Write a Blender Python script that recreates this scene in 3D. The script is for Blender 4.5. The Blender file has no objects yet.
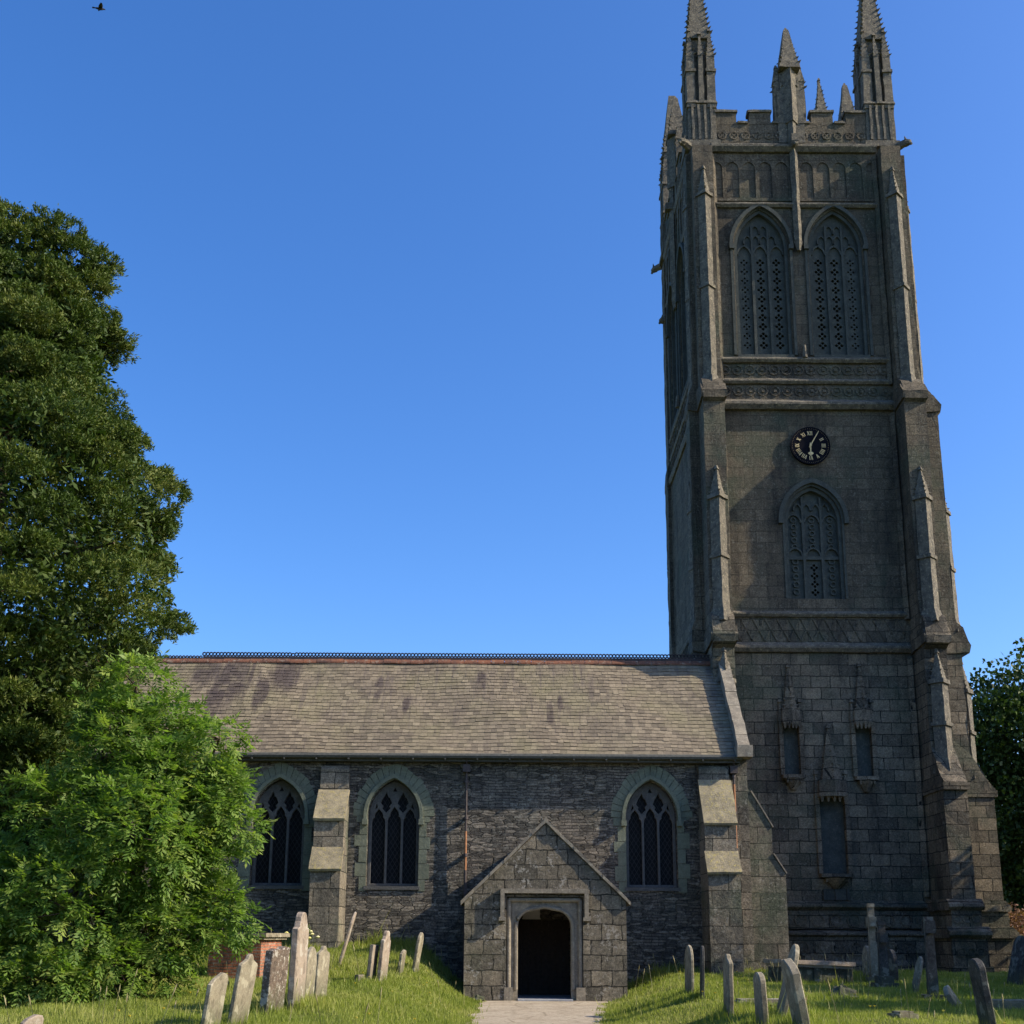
import bpy, math, random
import numpy as np
from mathutils import Vector, Matrix, Euler, noise

random.seed(7)
rng = np.random.default_rng(11)
sc = bpy.context.scene
COL = sc.collection
R = math.radians

# ------------------------------------------------------------------ camera, sky, sun, exposure
cam_d = bpy.data.cameras.new("camera")
cam = bpy.data.objects.new("camera", cam_d)
COL.objects.link(cam)
cam_d.sensor_width = 36.0
cam_d.lens = 1143.0 / 1024.0 * 36.0
cam_d.shift_y = 170.5 / 1024.0
cam_d.clip_start = 0.1
cam_d.clip_end = 5000.0
EYE = 1.7
cam.matrix_world = Matrix.Translation((0, 0, EYE)) @ Matrix.Rotation(R(90 + 12.5), 4, 'X') @ Matrix.Rotation(R(0.3), 4, 'Z')
sc.camera = cam

SUN_EL, SUN_AZ = 34.0, 100.5          # azimuth clockwise from the view direction (+Y)
world = bpy.data.worlds.new("World")
sc.world = world
world.use_nodes = True
sky = world.node_tree.nodes.new('ShaderNodeTexSky')
sky.sky_type = 'NISHITA'
sky.sun_disc = False
sky.sun_elevation = R(SUN_EL)
sky.sun_rotation = R(SUN_AZ)
sky.air_density = 1.0
sky.dust_density = 1.8
sky.ozone_density = 5.0
sky.altitude = 300.0
hsv = world.node_tree.nodes.new('ShaderNodeHueSaturation')      # the deep, saturated blue of the day
hsv.inputs['Hue'].default_value = 0.508
hsv.inputs['Saturation'].default_value = 1.22
hsv.inputs['Value'].default_value = 1.0
world.node_tree.links.new(sky.outputs[0], hsv.inputs['Color'])
world.node_tree.links.new(hsv.outputs[0], world.node_tree.nodes['Background'].inputs[0])
world.node_tree.nodes['Background'].inputs[1].default_value = 0.14

sun_d = bpy.data.lights.new("sun", 'SUN')
sun_d.energy = 3.7
sun_d.angle = R(0.5)
sun_d.color = (1.0, 0.87, 0.68)
sun = bpy.data.objects.new("sun", sun_d)
COL.objects.link(sun)
sdir = Vector((math.sin(R(SUN_AZ)) * math.cos(R(SUN_EL)), math.cos(R(SUN_AZ)) * math.cos(R(SUN_EL)), math.sin(R(SUN_EL))))
sun.rotation_euler = (-sdir).to_track_quat('-Z', 'Y').to_euler()
sun.location = (40, -10, 40)

sc.view_settings.view_transform = 'Standard'
sc.view_settings.look = 'None'
sc.view_settings.exposure = 0.92
sc.view_settings.gamma = 1.0
sc.cycles.max_bounces = 6
sc.cycles.transparent_max_bounces = 4


# ------------------------------------------------------------------ materials
class NT:
    def __init__(s, name):
        s.m = bpy.data.materials.new(name)
        s.m.use_nodes = True
        s.t = s.m.node_tree
        s.b = s.t.nodes['Principled BSDF']
        s.out = s.t.nodes['Material Output']

    def n(s, typ, **kw):
        nd = s.t.nodes.new(typ)
        for k, v in kw.items():
            setattr(nd, k, v)
        return nd

    def link(s, a, b):
        s.t.links.new(a, b)

    def math(s, op, a, b=None, clamp=False):
        nd = s.n('ShaderNodeMath', operation=op)
        nd.use_clamp = clamp
        for i, v in enumerate((a, b)):
            if v is None:
                continue
            if isinstance(v, (int, float)):
                nd.inputs[i].default_value = v
            else:
                s.link(v, nd.inputs[i])
        return nd.outputs[0]

    def mix(s, f, a, b, blend='MIX'):
        nd = s.n('ShaderNodeMix', data_type='RGBA', blend_type=blend)
        for i, v in ((0, f), (6, a), (7, b)):
            if isinstance(v, (int, float)):
                nd.inputs[i].default_value = v
            elif isinstance(v, tuple):
                nd.inputs[i].default_value = v if len(v) == 4 else v + (1,)
            else:
                s.link(v, nd.inputs[i])
        return nd.outputs[2]

    def noise(s, vec, scale, detail=4, rough=0.6):
        nd = s.n('ShaderNodeTexNoise')
        nd.inputs['Scale'].default_value = scale
        nd.inputs['Detail'].default_value = detail
        nd.inputs['Roughness'].default_value = rough
        if vec is not None:
            s.link(vec, nd.inputs['Vector'])
        return nd.outputs['Fac'], nd.outputs['Color']

    def ramp(s, v, lo, hi):
        nd = s.n('ShaderNodeMapRange')
        s.link(v, nd.inputs[0])
        nd.inputs[1].default_value = lo
        nd.inputs[2].default_value = hi
        return nd.outputs[0]

    def co(s):
        return s.n('ShaderNodeTexCoord').outputs['Object']

    def scaled(s, vec, sc3):
        nd = s.n('ShaderNodeMapping')
        s.link(vec, nd.inputs[0])
        nd.inputs['Scale'].default_value = sc3
        return nd.outputs[0]

    def bump(s, h, dist, strength=1.0):
        nd = s.n('ShaderNodeBump')
        nd.inputs['Strength'].default_value = strength
        nd.inputs['Distance'].default_value = dist
        s.link(h, nd.inputs['Height'])
        s.link(nd.outputs[0], s.b.inputs['Normal'])

    def rough(s, v, spec=0.2):
        s.b.inputs['Roughness'].default_value = v
        s.b.inputs['Specular IOR Level'].default_value = spec


def wall_uv(t, wob=0.04, wobscale=2.0):
    """(x+y, z) so that courses run round every upright face; slightly wobbly"""
    co = t.co()
    _, c = t.noise(co, wobscale, 2)
    sub = t.n('ShaderNodeVectorMath', operation='SUBTRACT')
    t.link(c, sub.inputs[0]); sub.inputs[1].default_value = (.5, .5, .5)
    scl = t.n('ShaderNodeVectorMath', operation='SCALE')
    t.link(sub.outputs[0], scl.inputs[0]); scl.inputs['Scale'].default_value = wob
    add = t.n('ShaderNodeVectorMath', operation='ADD')
    t.link(co, add.inputs[0]); t.link(scl.outputs[0], add.inputs[1])
    sx = t.n('ShaderNodeSeparateXYZ'); t.link(add.outputs[0], sx.inputs[0])
    u = t.math('ADD', sx.outputs[0], sx.outputs[1])
    cb = t.n('ShaderNodeCombineXYZ')
    t.link(u, cb.inputs[0]); t.link(sx.outputs[2], cb.inputs[1])
    return co, cb.outputs[0]


def brick(t, vec, bw, bh, ms, c1, c2, mort, off=.5, sq=1.0, smooth=.1):
    nd = t.n('ShaderNodeTexBrick')
    nd.offset = off; nd.squash = sq; nd.squash_frequency = 3
    t.link(vec, nd.inputs['Vector'])
    nd.inputs['Scale'].default_value = 1
    nd.inputs['Brick Width'].default_value = bw
    nd.inputs['Row Height'].default_value = bh
    nd.inputs['Mortar Size'].default_value = ms
    nd.inputs['Mortar Smooth'].default_value = smooth
    nd.inputs['Color1'].default_value = c1 + (1,)
    nd.inputs['Color2'].default_value = c2 + (1,)
    nd.inputs['Mortar'].default_value = mort + (1,)
    return nd.outputs['Color'], nd.outputs['Fac']


def stone(name, c1, c2, mort, bw, bh, ms, wob=.04, stain=(.03, .03, .028), stain_amt=.7,
          green=(.10, .13, .07), green_amt=.4, lichen=(.42, .40, .32), lichen_amt=.35, bumpd=.03, rub=None, sq=1.0, fade=None):
    t = NT(name)
    co, uv = wall_uv(t, wob)
    col, fac = brick(t, uv, bw, bh, ms, c1, c2, mort, sq=sq)
    if rub:
        # thin irregular slabs: cells of a stretched voronoi pattern
        mp = t.scaled(uv, (1 / rub[0], 1 / rub[1], 1))
        vo = t.n('ShaderNodeTexVoronoi', voronoi_dimensions='2D', feature='F1')
        vo.inputs['Randomness'].default_value = .72; vo.inputs['Scale'].default_value = 1
        t.link(mp, vo.inputs['Vector'])
        ve = t.n('ShaderNodeTexVoronoi', voronoi_dimensions='2D', feature='DISTANCE_TO_EDGE')
        ve.inputs['Randomness'].default_value = .72; ve.inputs['Scale'].default_value = 1
        t.link(mp, ve.inputs['Vector'])
        sp = t.n('ShaderNodeSeparateColor'); t.link(vo.outputs['Color'], sp.inputs[0])
        rp = t.n('ShaderNodeValToRGB')
        rp.color_ramp.elements[0].color = tuple(x * .55 for x in c2) + (1,)
        rp.color_ramp.elements[1].color = tuple(x * 1.25 for x in c1) + (1,)
        e = rp.color_ramp.elements.new(.45); e.color = c2 + (1,)
        e = rp.color_ramp.elements.new(.75); e.color = c1 + (1,)
        t.link(sp.outputs[0], rp.inputs[0])
        fac2 = t.math('SUBTRACT', 1.0, t.ramp(ve.outputs['Distance'], .0, .09))
        col2 = t.mix(t.math('MULTIPLY', fac2, .8), rp.outputs[0], mort)
        nf, _ = t.noise(co, 1.1, 3)
        k = t.math('MULTIPLY', t.ramp(nf, .40, .5), 1.0)
        col = t.mix(k, col, col2)
        fac = t.mix(k, fac, fac2)
    else:
        # joints open and close along their length
        jn, _ = t.noise(co, 3.3, 3)
        col = t.mix(t.math('MULTIPLY', fac, t.ramp(jn, .62, .42)), col, tuple(x * .35 for x in mort))
    if fade:      # finer, tighter work higher up: the joints hardly show, and the colour darkens
        sz = t.n('ShaderNodeSeparateXYZ'); t.link(co, sz.inputs[0])
        k = t.math('ADD', t.math('MULTIPLY', t.ramp(sz.outputs[2], fade[1], fade[0]), .7), .3)
        mean = tuple((a + b) / 2 * .62 for a, b in zip(c1, c2))
        col = t.mix(k, mean, col)
        fac = t.math('MULTIPLY', fac, k)
    f1, _ = t.noise(co, 5, 6, .7)
    col = t.mix(.75, col, t.mix(t.ramp(f1, .25, .75), (.45, .45, .45), (1.5, 1.5, 1.5)), 'MULTIPLY')
    f2, _ = t.noise(co, 38, 3, .6)
    col = t.mix(.6, col, t.mix(t.ramp(f2, .3, .7), (.55, .55, .55), (1.45, 1.45, 1.45)), 'MULTIPLY')
    # rain streaks and grime
    f3, _ = t.noise(t.scaled(co, (1.1, 1.1, .22)), 1.0, 5, .65)
    col = t.mix(t.math('MULTIPLY', t.ramp(f3, .48, .66), stain_amt), col, stain)
    f4, _ = t.noise(co, .55, 4, .6)
    col = t.mix(t.math('MULTIPLY', t.ramp(f4, .5, .66), green_amt), col, green)
    f7, _ = t.noise(co, 17, 5, .85)
    col = t.mix(.8, col, t.mix(t.ramp(f7, .36, .64), (.42, .42, .43), (1.75, 1.7, 1.55)), 'MULTIPLY')
    f5, _ = t.noise(co, 9, 3, .75)
    f6, _ = t.noise(co, 1.3, 2, .5)
    lm = t.math('MULTIPLY', t.ramp(f5, .56, .62), t.ramp(f6, .42, .6))
    col = t.mix(t.math('MULTIPLY', lm, lichen_amt), col, lichen)
    t.link(col, t.b.inputs['Base Color'])
    h = t.math('MULTIPLY', t.math('SUBTRACT', 1.0, fac), .8)
    h = t.math('ADD', h, t.math('MULTIPLY', f1, .7))
    h = t.math('ADD', h, t.math('MULTIPLY', f2, .3))
    h = t.math('ADD', h, t.math('MULTIPLY', f7, .6))
    t.bump(h, bumpd)
    t.rough(.92, .15)
    return t.m


def plain_stone(name, base, dark, lich, lich_amt=.4, scale=1.0, bumpd=.012, moss=False):
    t = NT(name)
    co = t.co()
    f1, _ = t.noise(co, 3 * scale, 6, .7)
    col = t.mix(t.ramp(f1, .3, .7), dark, base)
    f2, _ = t.noise(co, 26 * scale, 4, .7)
    col = t.mix(.5, col, t.mix(t.ramp(f2, .3, .7), (.6, .6, .6), (1.4, 1.4, 1.4)), 'MULTIPLY')
    f3, _ = t.noise(co, 8 * scale, 4, .75)
    col = t.mix(t.math('MULTIPLY', t.ramp(f3, .55, .62), lich_amt), col, lich)
    if moss:      # green growth up from the turf, and big round lichens
        sz = t.n('ShaderNodeSeparateXYZ'); t.link(co, sz.inputs[0])
        oi = t.n('ShaderNodeObjectInfo')
        f4 = t.n('ShaderNodeTexNoise', noise_dimensions='4D'); f4.inputs['Scale'].default_value = 5; f4.inputs['Detail'].default_value = 5
        t.link(co, f4.inputs['Vector']); t.link(t.math('MULTIPLY', oi.outputs['Random'], 50.0), f4.inputs['W'])
        k = t.math('MULTIPLY', t.ramp(t.math('ADD', t.math('MULTIPLY', sz.outputs[2], -.9), f4.outputs['Fac']), .05, .5), .75)
        col = t.mix(k, col, (.085, .095, .05))
        col = t.mix(t.math('MULTIPLY', t.ramp(f4.outputs['Fac'], .57, .61), .6), col, tuple(x * 1.15 for x in lich))
        col = t.mix(t.math('MULTIPLY', t.ramp(f4.outputs['Fac'], .44, .38), .55), col, tuple(x * .55 for x in dark))
    t.link(col, t.b.inputs['Base Color'])
    t.bump(t.math('ADD', f2, t.math('MULTIPLY', f3, .8)), bumpd)
    t.rough(.9, .15)
    return t.m


def flat_mat(name, c, rough=.6, metal=0.0, spec=.3, nscale=12, namt=.35):
    t = NT(name)
    f, _ = t.noise(t.co(), nscale, 4, .65)
    k = 1 - namt
    col = t.mix(t.ramp(f, .3, .7), tuple(x * k for x in c), tuple(min(1, x * (1 + namt)) for x in c))
    t.link(col, t.b.inputs['Base Color'])
    t.rough(rough, spec)
    t.b.inputs['Metallic'].default_value = metal
    return t.m


def leaf_mat(name, ca, cb, cc, trans=.3, rough=.55):
    t = NT(name)
    a = t.n('ShaderNodeAttribute', attribute_name='rnd')
    rp = t.n('ShaderNodeValToRGB')
    rp.color_ramp.elements[0].color = ca + (1,)
    rp.color_ramp.elements[1].color = cc + (1,)
    e = rp.color_ramp.elements.new(.5); e.color = cb + (1,)
    t.link(a.outputs['Fac'], rp.inputs[0])
    t.link(rp.outputs[0], t.b.inputs['Base Color'])
    t.rough(rough, .25)
    tr = t.n('ShaderNodeBsdfTranslucent')
    t.link(t.mix(1.0, rp.outputs[0], (1.1, 1.25, .5), 'MULTIPLY'), tr.inputs[0])
    mx = t.n('ShaderNodeMixShader'); mx.inputs[0].default_value = trans
    t.link(t.b.outputs[0], mx.inputs[1]); t.link(tr.outputs[0], mx.inputs[2])
    t.link(mx.outputs[0], t.out.inputs[0])
    return t.m


M = {}
M['tower'] = stone('granite_ashlar', (.225, .188, .138), (.092, .082, .066), (.045, .042, .037), .66, .40, .014, wob=.07,
                   stain=(.028, .028, .027), stain_amt=.7, green=(.055, .075, .055), green_amt=.55, lichen=(.30, .29, .23), lichen_amt=.35, bumpd=.05, fade=(9.5, 14.0))
M['aisle'] = stone('slate_rubble', (.215, .192, .158), (.125, .116, .102), (.055, .051, .046), .42, .09, .012, wob=.10,
                   stain=(.045, .044, .042), stain_amt=.4, green=(.085, .095, .075), green_amt=.35,
                   lichen_amt=.5, bumpd=.06, rub=(.34, .075))
M['porch'] = stone('porch_granite', (.22, .192, .148), (.12, .11, .09), (.075, .07, .06), .58, .40, .018, wob=.13,
                   stain=(.045, .045, .04), stain_amt=.6, green=(.08, .09, .06), green_amt=.4, lichen=(.42, .40, .35),
                   lichen_amt=.7, bumpd=.06)
M['dress'] = plain_stone('dressed_greenstone', (.195, .21, .148), (.12, .132, .095), (.2, .2, .16), .3)
M['tracery'] = plain_stone('window_tracery_stone', (.13, .125, .115), (.08, .08, .075), (.2, .2, .16), .3)
M['belfry'] = plain_stone('belfry_slab', (.085, .092, .08), (.045, .05, .046), (.14, .14, .11), .4)
M['granite'] = plain_stone('granite_dressing', (.33, .285, .21), (.16, .14, .11), (.45, .41, .31), .5)
M['carved'] = plain_stone('weathered_carved_granite', (.21, .185, .142), (.06, .057, .05), (.38, .33, .22), .6, 1.6, .03)
M['weather'] = plain_stone('lichened_weathering_slab', (.40, .34, .215), (.17, .15, .105), (.46, .38, .11), .55, 1.5, .03)
M['buttress'] = stone('buttress_block', (.235, .205, .16), (.125, .115, .095), (.05, .048, .042), .95, .5, .012, wob=.05,
                      stain=(.04, .04, .037), stain_amt=.6, green=(.07, .095, .065), green_amt=.6, lichen_amt=.4, bumpd=.04)
M['dark'] = flat_mat('dark_backing', (.012, .012, .013), .9)
M['gold'] = flat_mat('gilded_paint', (.62, .47, .22), .45, .0, .5)
M['clockface'] = flat_mat('clock_black_paint', (.007, .007, .011), .85, 0, .08)
M['iron'] = flat_mat('rusty_iron_pipe', (.075, .06, .055), .7)
M['pipe_orange'] = flat_mat('orange_pipe_length', (.34, .16, .075), .8)
M['gutter'] = flat_mat('gutter_lead', (.085, .085, .072), .7)
M['crest'] = flat_mat('dark_crest_tile', (.045, .035, .035), .7)
M['ridgemortar'] = plain_stone('ridge_tile_mortar', (.26, .105, .055), (.085, .058, .05), (.34, .30, .23), .45, .7)
M['wood'] = flat_mat('old_oak', (.05, .036, .025), .8)
M['paper'] = flat_mat('notice_paper', (.75, .72, .64), .8, nscale=3, namt=.1)
M['threshold'] = flat_mat('slate_threshold', (.34, .35, .36), .6)
M['bark'] = plain_stone('bark', (.16, .11, .075), (.06, .045, .035), (.2, .19, .14), .3, 2)
M['brickred'] = stone('red_brick', (.42, .16, .09), (.30, .11, .07), (.35, .31, .26), .22, .072, .01, wob=.005, stain_amt=.35,
                      stain=(.12, .07, .05), green_amt=.1, lichen_amt=.2, bumpd=.01)
M['st_slate'] = plain_stone('headstone_slate', (.29, .25, .175), (.17, .15, .105), (.36, .33, .24), .5, 2.4, .006, moss=True)
M['st_moss'] = plain_stone('headstone_mossy', (.18, .135, .10), (.085, .065, .05), (.46, .43, .36), .8, 2.6, .012, moss=True)
M['st_pale'] = plain_stone('headstone_granite', (.36, .29, .22), (.24, .195, .15), (.38, .35, .29), .4, 2.6, .006, moss=True)
M['st_dark'] = plain_stone('headstone_dark', (.085, .082, .074), (.04, .039, .036), (.2, .2, .16), .3, 3, .01, moss=True)


def roof_mat():
    t = NT('weathered_roof_slate')
    a = t.n('ShaderNodeAttribute', attribute_name='rnd')
    co = t.co()
    rp = t.n('ShaderNodeValToRGB')
    cr = rp.color_ramp
    cr.elements[0].color = (.135, .11, .078, 1)
    cr.elements[1].color = (.262, .213, .144, 1)
    e = cr.elements.new(.5); e.color = (.196, .158, .108, 1)
    t.link(a.outputs['Fac'], rp.inputs[0])
    col = rp.outputs[0]
    f, _ = t.noise(co, 14, 5, .7)
    col = t.mix(.6, col, t.mix(t.ramp(f, .3, .7), (.6, .6, .6), (1.35, 1.35, 1.35)), 'MULTIPLY')
    fl, _ = t.noise(co, .7, 4, .6)
    col = t.mix(t.math('MULTIPLY', t.ramp(fl, .45, .7), .5), col, (.24, .215, .11))
    # old runs of dark slime below the ridge
    sx = t.n('ShaderNodeSeparateXYZ'); t.link(co, sx.inputs[0])
    fs, _ = t.noise(t.scaled(co, (4.5, .35, .35)), 1.0, 4, .7)
    fw, _ = t.noise(co, 1.7, 3, .7)
    tot = None
    for (x0, z0, rx, rz) in ((-9.1, 10.0, .75, 1.3), (-7.5, 10.1, .6, .9), (-10.2, 10.3, .45, .8), (-4.35, 9.6, .16, .5), (-3.4, 8.9, .13, .4),
                             (1.2, 8.6, .13, .6), (-1.0, 9.9, .16, .5), (-9.5, 9.1, .4, 1.0), (-8.1, 9.3, .3, .8), (1.55, 9.0, .1, .35)):
        dx = t.math('DIVIDE', t.math('SUBTRACT', sx.outputs[0], x0), rx)
        dz = t.math('DIVIDE', t.math('SUBTRACT', sx.outputs[2], z0), rz)
        d2 = t.math('ADD', t.math('MULTIPLY', dx, dx), t.math('MULTIPLY', dz, dz))
        g = t.math('SUBTRACT', 1.15, d2, True)
        tot = g if tot is None else t.math('MAXIMUM', tot, g)
    k = t.math('MULTIPLY', t.ramp(t.math('ADD', t.math('MULTIPLY', tot, .46), t.math('MULTIPLY', fs, 1.15)), .66, .92), t.ramp(fw, .2, .55))
    col = t.mix(t.math('MULTIPLY', k, .85), col, (.062, .047, .044))
    k2 = t.ramp(t.math('ADD', fs, t.math('MULTIPLY', t.ramp(sx.outputs[2], 8.2, 10.9), .12)), .58, .75)
    col = t.mix(t.math('MULTIPLY', k2, .45), col, (.13, .105, .09))
    t.link(col, t.b.inputs['Base Color'])
    t.bump(f, .01)
    t.rough(.8, .25)
    return t.m


M['roof'] = roof_mat()


def glass_mat():
    t = NT('leaded_glass')
    co = t.co()
    sx = t.n('ShaderNodeSeparateXYZ'); t.link(co, sx.inputs[0])
    a = t.math('ADD', t.math('MULTIPLY', sx.outputs[0], 7.4), t.math('MULTIPLY', sx.outputs[2], 4.6))
    b = t.math('SUBTRACT', t.math('MULTIPLY', sx.outputs[0], 7.4), t.math('MULTIPLY', sx.outputs[2], 4.6))
    la = t.math('LESS_THAN', t.math('ABSOLUTE', t.math('SUBTRACT', t.math('FRACT', a), .5)), .06)
    lb = t.math('LESS_THAN', t.math('ABSOLUTE', t.math('SUBTRACT', t.math('FRACT', b), .5)), .06)
    lead = t.math('MAXIMUM', la, lb)
    fl, c = t.noise(t.n('ShaderNodeTexCoord').outputs['Object'], 6, 2)
    col = t.mix(lead, t.mix(t.ramp(fl, .35, .65), (.005, .005, .006), (.010, .010, .011)), (.035, .034, .032))
    t.link(col, t.b.inputs['Base Color'])
    t.bump(fl, .004)
    t.rough(.55, .12)
    return t.m


M['glass'] = glass_mat()


def ground_mat():
    t = NT('turf_soil')
    co = t.co()
    f, _ = t.noise(co, 1.2, 5, .65)
    f2, _ = t.noise(co, 14, 4, .7)
    col = t.mix(t.ramp(f, .35, .65), (.10, .125, .025), (.15, .165, .035))
    col = t.mix(t.math('MULTIPLY', t.ramp(f2, .5, .7), .6), col, (.07, .06, .025))
    t.link(col, t.b.inputs['Base Color'])
    t.bump(f2, .05)
    t.rough(.95, .1)
    return t.m


def path_mat():
    t = NT('worn_gravel_path')
    co = t.co()
    f, _ = t.noise(co, 1.1, 5, .65)
    f2, _ = t.noise(co, 60, 3, .7)
    f3, _ = t.noise(co, 7, 4, .7)
    col = t.mix(t.ramp(f, .3, .7), (.37, .305, .22), (.49, .42, .315))
    col = t.mix(.6, col, t.mix(t.ramp(f2, .3, .7), (.65, .65, .65), (1.35, 1.35, 1.35)), 'MULTIPLY')
    col = t.mix(t.math('MULTIPLY', t.ramp(f3, .52, .66), .7), col, (.17, .145, .095))
    vo = t.n('ShaderNodeTexVoronoi', feature='DISTANCE_TO_EDGE'); vo.inputs['Scale'].default_value = .9
    t.link(co, vo.inputs['Vector'])
    col = t.mix(t.math('MULTIPLY', t.ramp(vo.outputs['Distance'], .03, .0), .5), col, (.12, .10, .06))
    t.link(col, t.b.inputs['Base Color'])
    t.bump(t.math('ADD', f2, f3), .02)
    t.rough(.95, .1)
    return t.m


M['ground'] = ground_mat()
M['path'] = path_mat()
M['grass'] = leaf_mat('grass_blades', (.185, .235, .042), (.265, .30, .06), (.39, .38, .14), .4, .6)
M['yew'] = leaf_mat('yew_needles', (.036, .067, .010), (.070, .106, .016), (.14, .16, .034), .18, .6)
M['ash'] = leaf_mat('ash_leaflets', (.105, .19, .036), (.175, .27, .052), (.31, .375, .095), .46, .5)
M['syc'] = leaf_mat('sycamore_leaves', (.025, .05, .012), (.045, .08, .018), (.075, .12, .028), .2, .5)
M['reddish'] = leaf_mat('russet_leaves', (.12, .06, .035), (.20, .10, .06), (.28, .17, .10), .25, .6)
M['stalk'] = leaf_mat('dry_stalks', (.22, .2, .09), (.3, .26, .13), (.38, .33, .18), .2, .7)
M['buttercup'] = leaf_mat('buttercup_petals', (.75, .55, .04), (.8, .6, .05), (.8, .7, .2), .2, .5)
M['petal'] = leaf_mat('flower_petals', (.75, .72, .55), (.8, .7, .2), (.8, .8, .74), .2, .6)


# ------------------------------------------------------------------ mesh helpers
class MB:
    def __init__(s):
        s.v = []; s.f = []; s.mi = []; s.r = []

    def wear(s, amt, maxlen):
        """break long edges and knock every corner about a little, as weather does"""
        key = {}
        def jit(p):
            q = Vector(p)
            n1 = noise.noise_vector(q * 2.3 + Vector((3, 7, 1)))
            n2 = noise.noise_vector(q * 7.1)
            return tuple(q + n1 * amt + n2 * amt * .6)
        nv = list(s.v); nf = []; nm = []; nr = []
        def split(a, b):
            k = (min(a, b), max(a, b))
            if k not in key:
                A, B = Vector(nv[a]), Vector(nv[b])
                m = int((A - B).length / maxlen)
                ids = []
                lo, hi = (A, B) if a < b else (B, A)
                for i in range(1, m + 1):
                    ids.append(len(nv)); nv.append(tuple(lo.lerp(hi, i / (m + 1))))
                key[k] = ids
            return key[k] if a < b else key[k][::-1]
        for f, m, r_ in zip(s.f, s.mi, s.r):
            if len(f) == 4:
                e = [split(f[i], f[(i + 1) % 4]) for i in range(4)]
                if len(e[0]) == len(e[2]) and len(e[1]) == len(e[3]):
                    U, V = len(e[0]), len(e[1])
                    g = [[None] * (U + 2) for _ in range(V + 2)]
                    g[0] = [f[0]] + e[0] + [f[1]]
                    g[V + 1] = [f[3]] + e[2][::-1] + [f[2]]
                    for j in range(1, V + 1):
                        g[j][0] = e[3][::-1][j - 1]; g[j][U + 1] = e[1][j - 1]
                    c = [Vector(nv[i]) for i in f]
                    for j in range(1, V + 1):
                        for i in range(1, U + 1):
                            u, v = i / (U + 1), j / (V + 1)
                            p = c[0].lerp(c[1], u).lerp(c[3].lerp(c[2], u), v)
                            g[j][i] = len(nv); nv.append(tuple(p))
                    for j in range(V + 1):
                        for i in range(U + 1):
                            nf.append([g[j][i], g[j][i + 1], g[j + 1][i + 1], g[j + 1][i]]); nm.append(m); nr.append(r_)
                    continue
            loop = []
            for i in range(len(f)):
                loop.append(f[i]); loop += split(f[i], f[(i + 1) % len(f)])
            nf.append(loop); nm.append(m); nr.append(r_)
        s.v = [jit(p) for p in nv]; s.f, s.mi, s.r = nf, nm, nr

    def add(s, verts, faces, mi=0, T=None, rnd=.5):
        o = len(s.v)
        if T is not None:
            verts = [T(*p) for p in verts]
        s.v += [tuple(p) for p in verts]
        for fc in faces:
            s.f.append([i + o for i in fc]); s.mi.append(mi); s.r.append(rnd)

    def box(s, x0, x1, y0, y1, z0, z1, mi=0, T=None, rnd=.5):
        s.add([(x0, y0, z0), (x1, y0, z0), (x1, y1, z0), (x0, y1, z0), (x0, y0, z1), (x1, y0, z1), (x1, y1, z1), (x0, y1, z1)],
              [(0, 3, 2, 1), (4, 5, 6, 7), (0, 1, 5, 4), (1, 2, 6, 5), (2, 3, 7, 6), (3, 0, 4, 7)], mi, T, rnd)

    def prism(s, poly, a0, a1, axis='x', mi=0, T=None):
        """poly extruded along axis; axis 'x': poly (y,z); 'y': poly (x,z); 'z': poly (x,y)"""
        n = len(poly)
        def pt(p, a):
            return (a, p[0], p[1]) if axis == 'x' else (p[0], a, p[1]) if axis == 'y' else (p[0], p[1], a)
        vs = [pt(p, a0) for p in poly] + [pt(p, a1) for p in poly]
        area = sum(poly[i][0] * poly[(i + 1) % n][1] - poly[(i + 1) % n][0] * poly[i][1] for i in range(n))
        sgn = (area > 0) == (axis in 'xz')
        if a1 < a0:
            sgn = not sgn
        fs = [tuple(range(n))[::-1], tuple(range(n, 2 * n))] + [(i, (i + 1) % n, n + (i + 1) % n, n + i) for i in range(n)]
        if not sgn:
            fs = [f[::-1] for f in fs]
        s.add(vs, fs, mi, T)

    def tube(s, pts, rads, seg=8, mi=0, T=None, cap=True, rnd=.5):
        pts = [Vector(p) for p in pts]
        vs = []; n = len(pts)
        for i, p in enumerate(pts):
            d = (pts[min(i + 1, n - 1)] - pts[max(i - 1, 0)]).normalized()
            up = Vector((0, 0, 1)) if abs(d.z) < .9 else Vector((1, 0, 0))
            a = d.cross(up).normalized(); b = d.cross(a).normalized()
            for k in range(seg):
                t = 2 * math.pi * k / seg
                vs.append(p + (a * math.cos(t) + b * math.sin(t)) * rads[i])
        fs = []
        for i in range(n - 1):
            for k in range(seg):
                fs.append((i * seg + k, (i + 1) * seg + k, (i + 1) * seg + (k + 1) % seg, i * seg + (k + 1) % seg)[::-1])
        if cap:
            fs.append(tuple(range(seg))); fs.append(tuple(range((n - 1) * seg, n * seg))[::-1])
        s.add(vs, fs, mi, T, rnd)

    def spire(s, cx, cy, z0, z1, h0, h1=.02, rot=0.0, n=4, mi=0, T=None):
        """tapered shaft from half-width h0 (at z0) to h1 (at z1)"""
        vs = []
        for z, h in ((z0, h0), (z1, h1)):
            rr = h / math.cos(math.pi / n)
            for k in range(n):
                t = rot + math.pi / n + 2 * math.pi * k / n
                vs.append((cx + rr * math.cos(t), cy + rr * math.sin(t), z))
        fs = [tuple(range(n))[::-1], tuple(range(n, 2 * n))] + [(k, (k + 1) % n, n + (k + 1) % n, n + k) for k in range(n)]
        s.add(vs, fs, mi, T)

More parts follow.
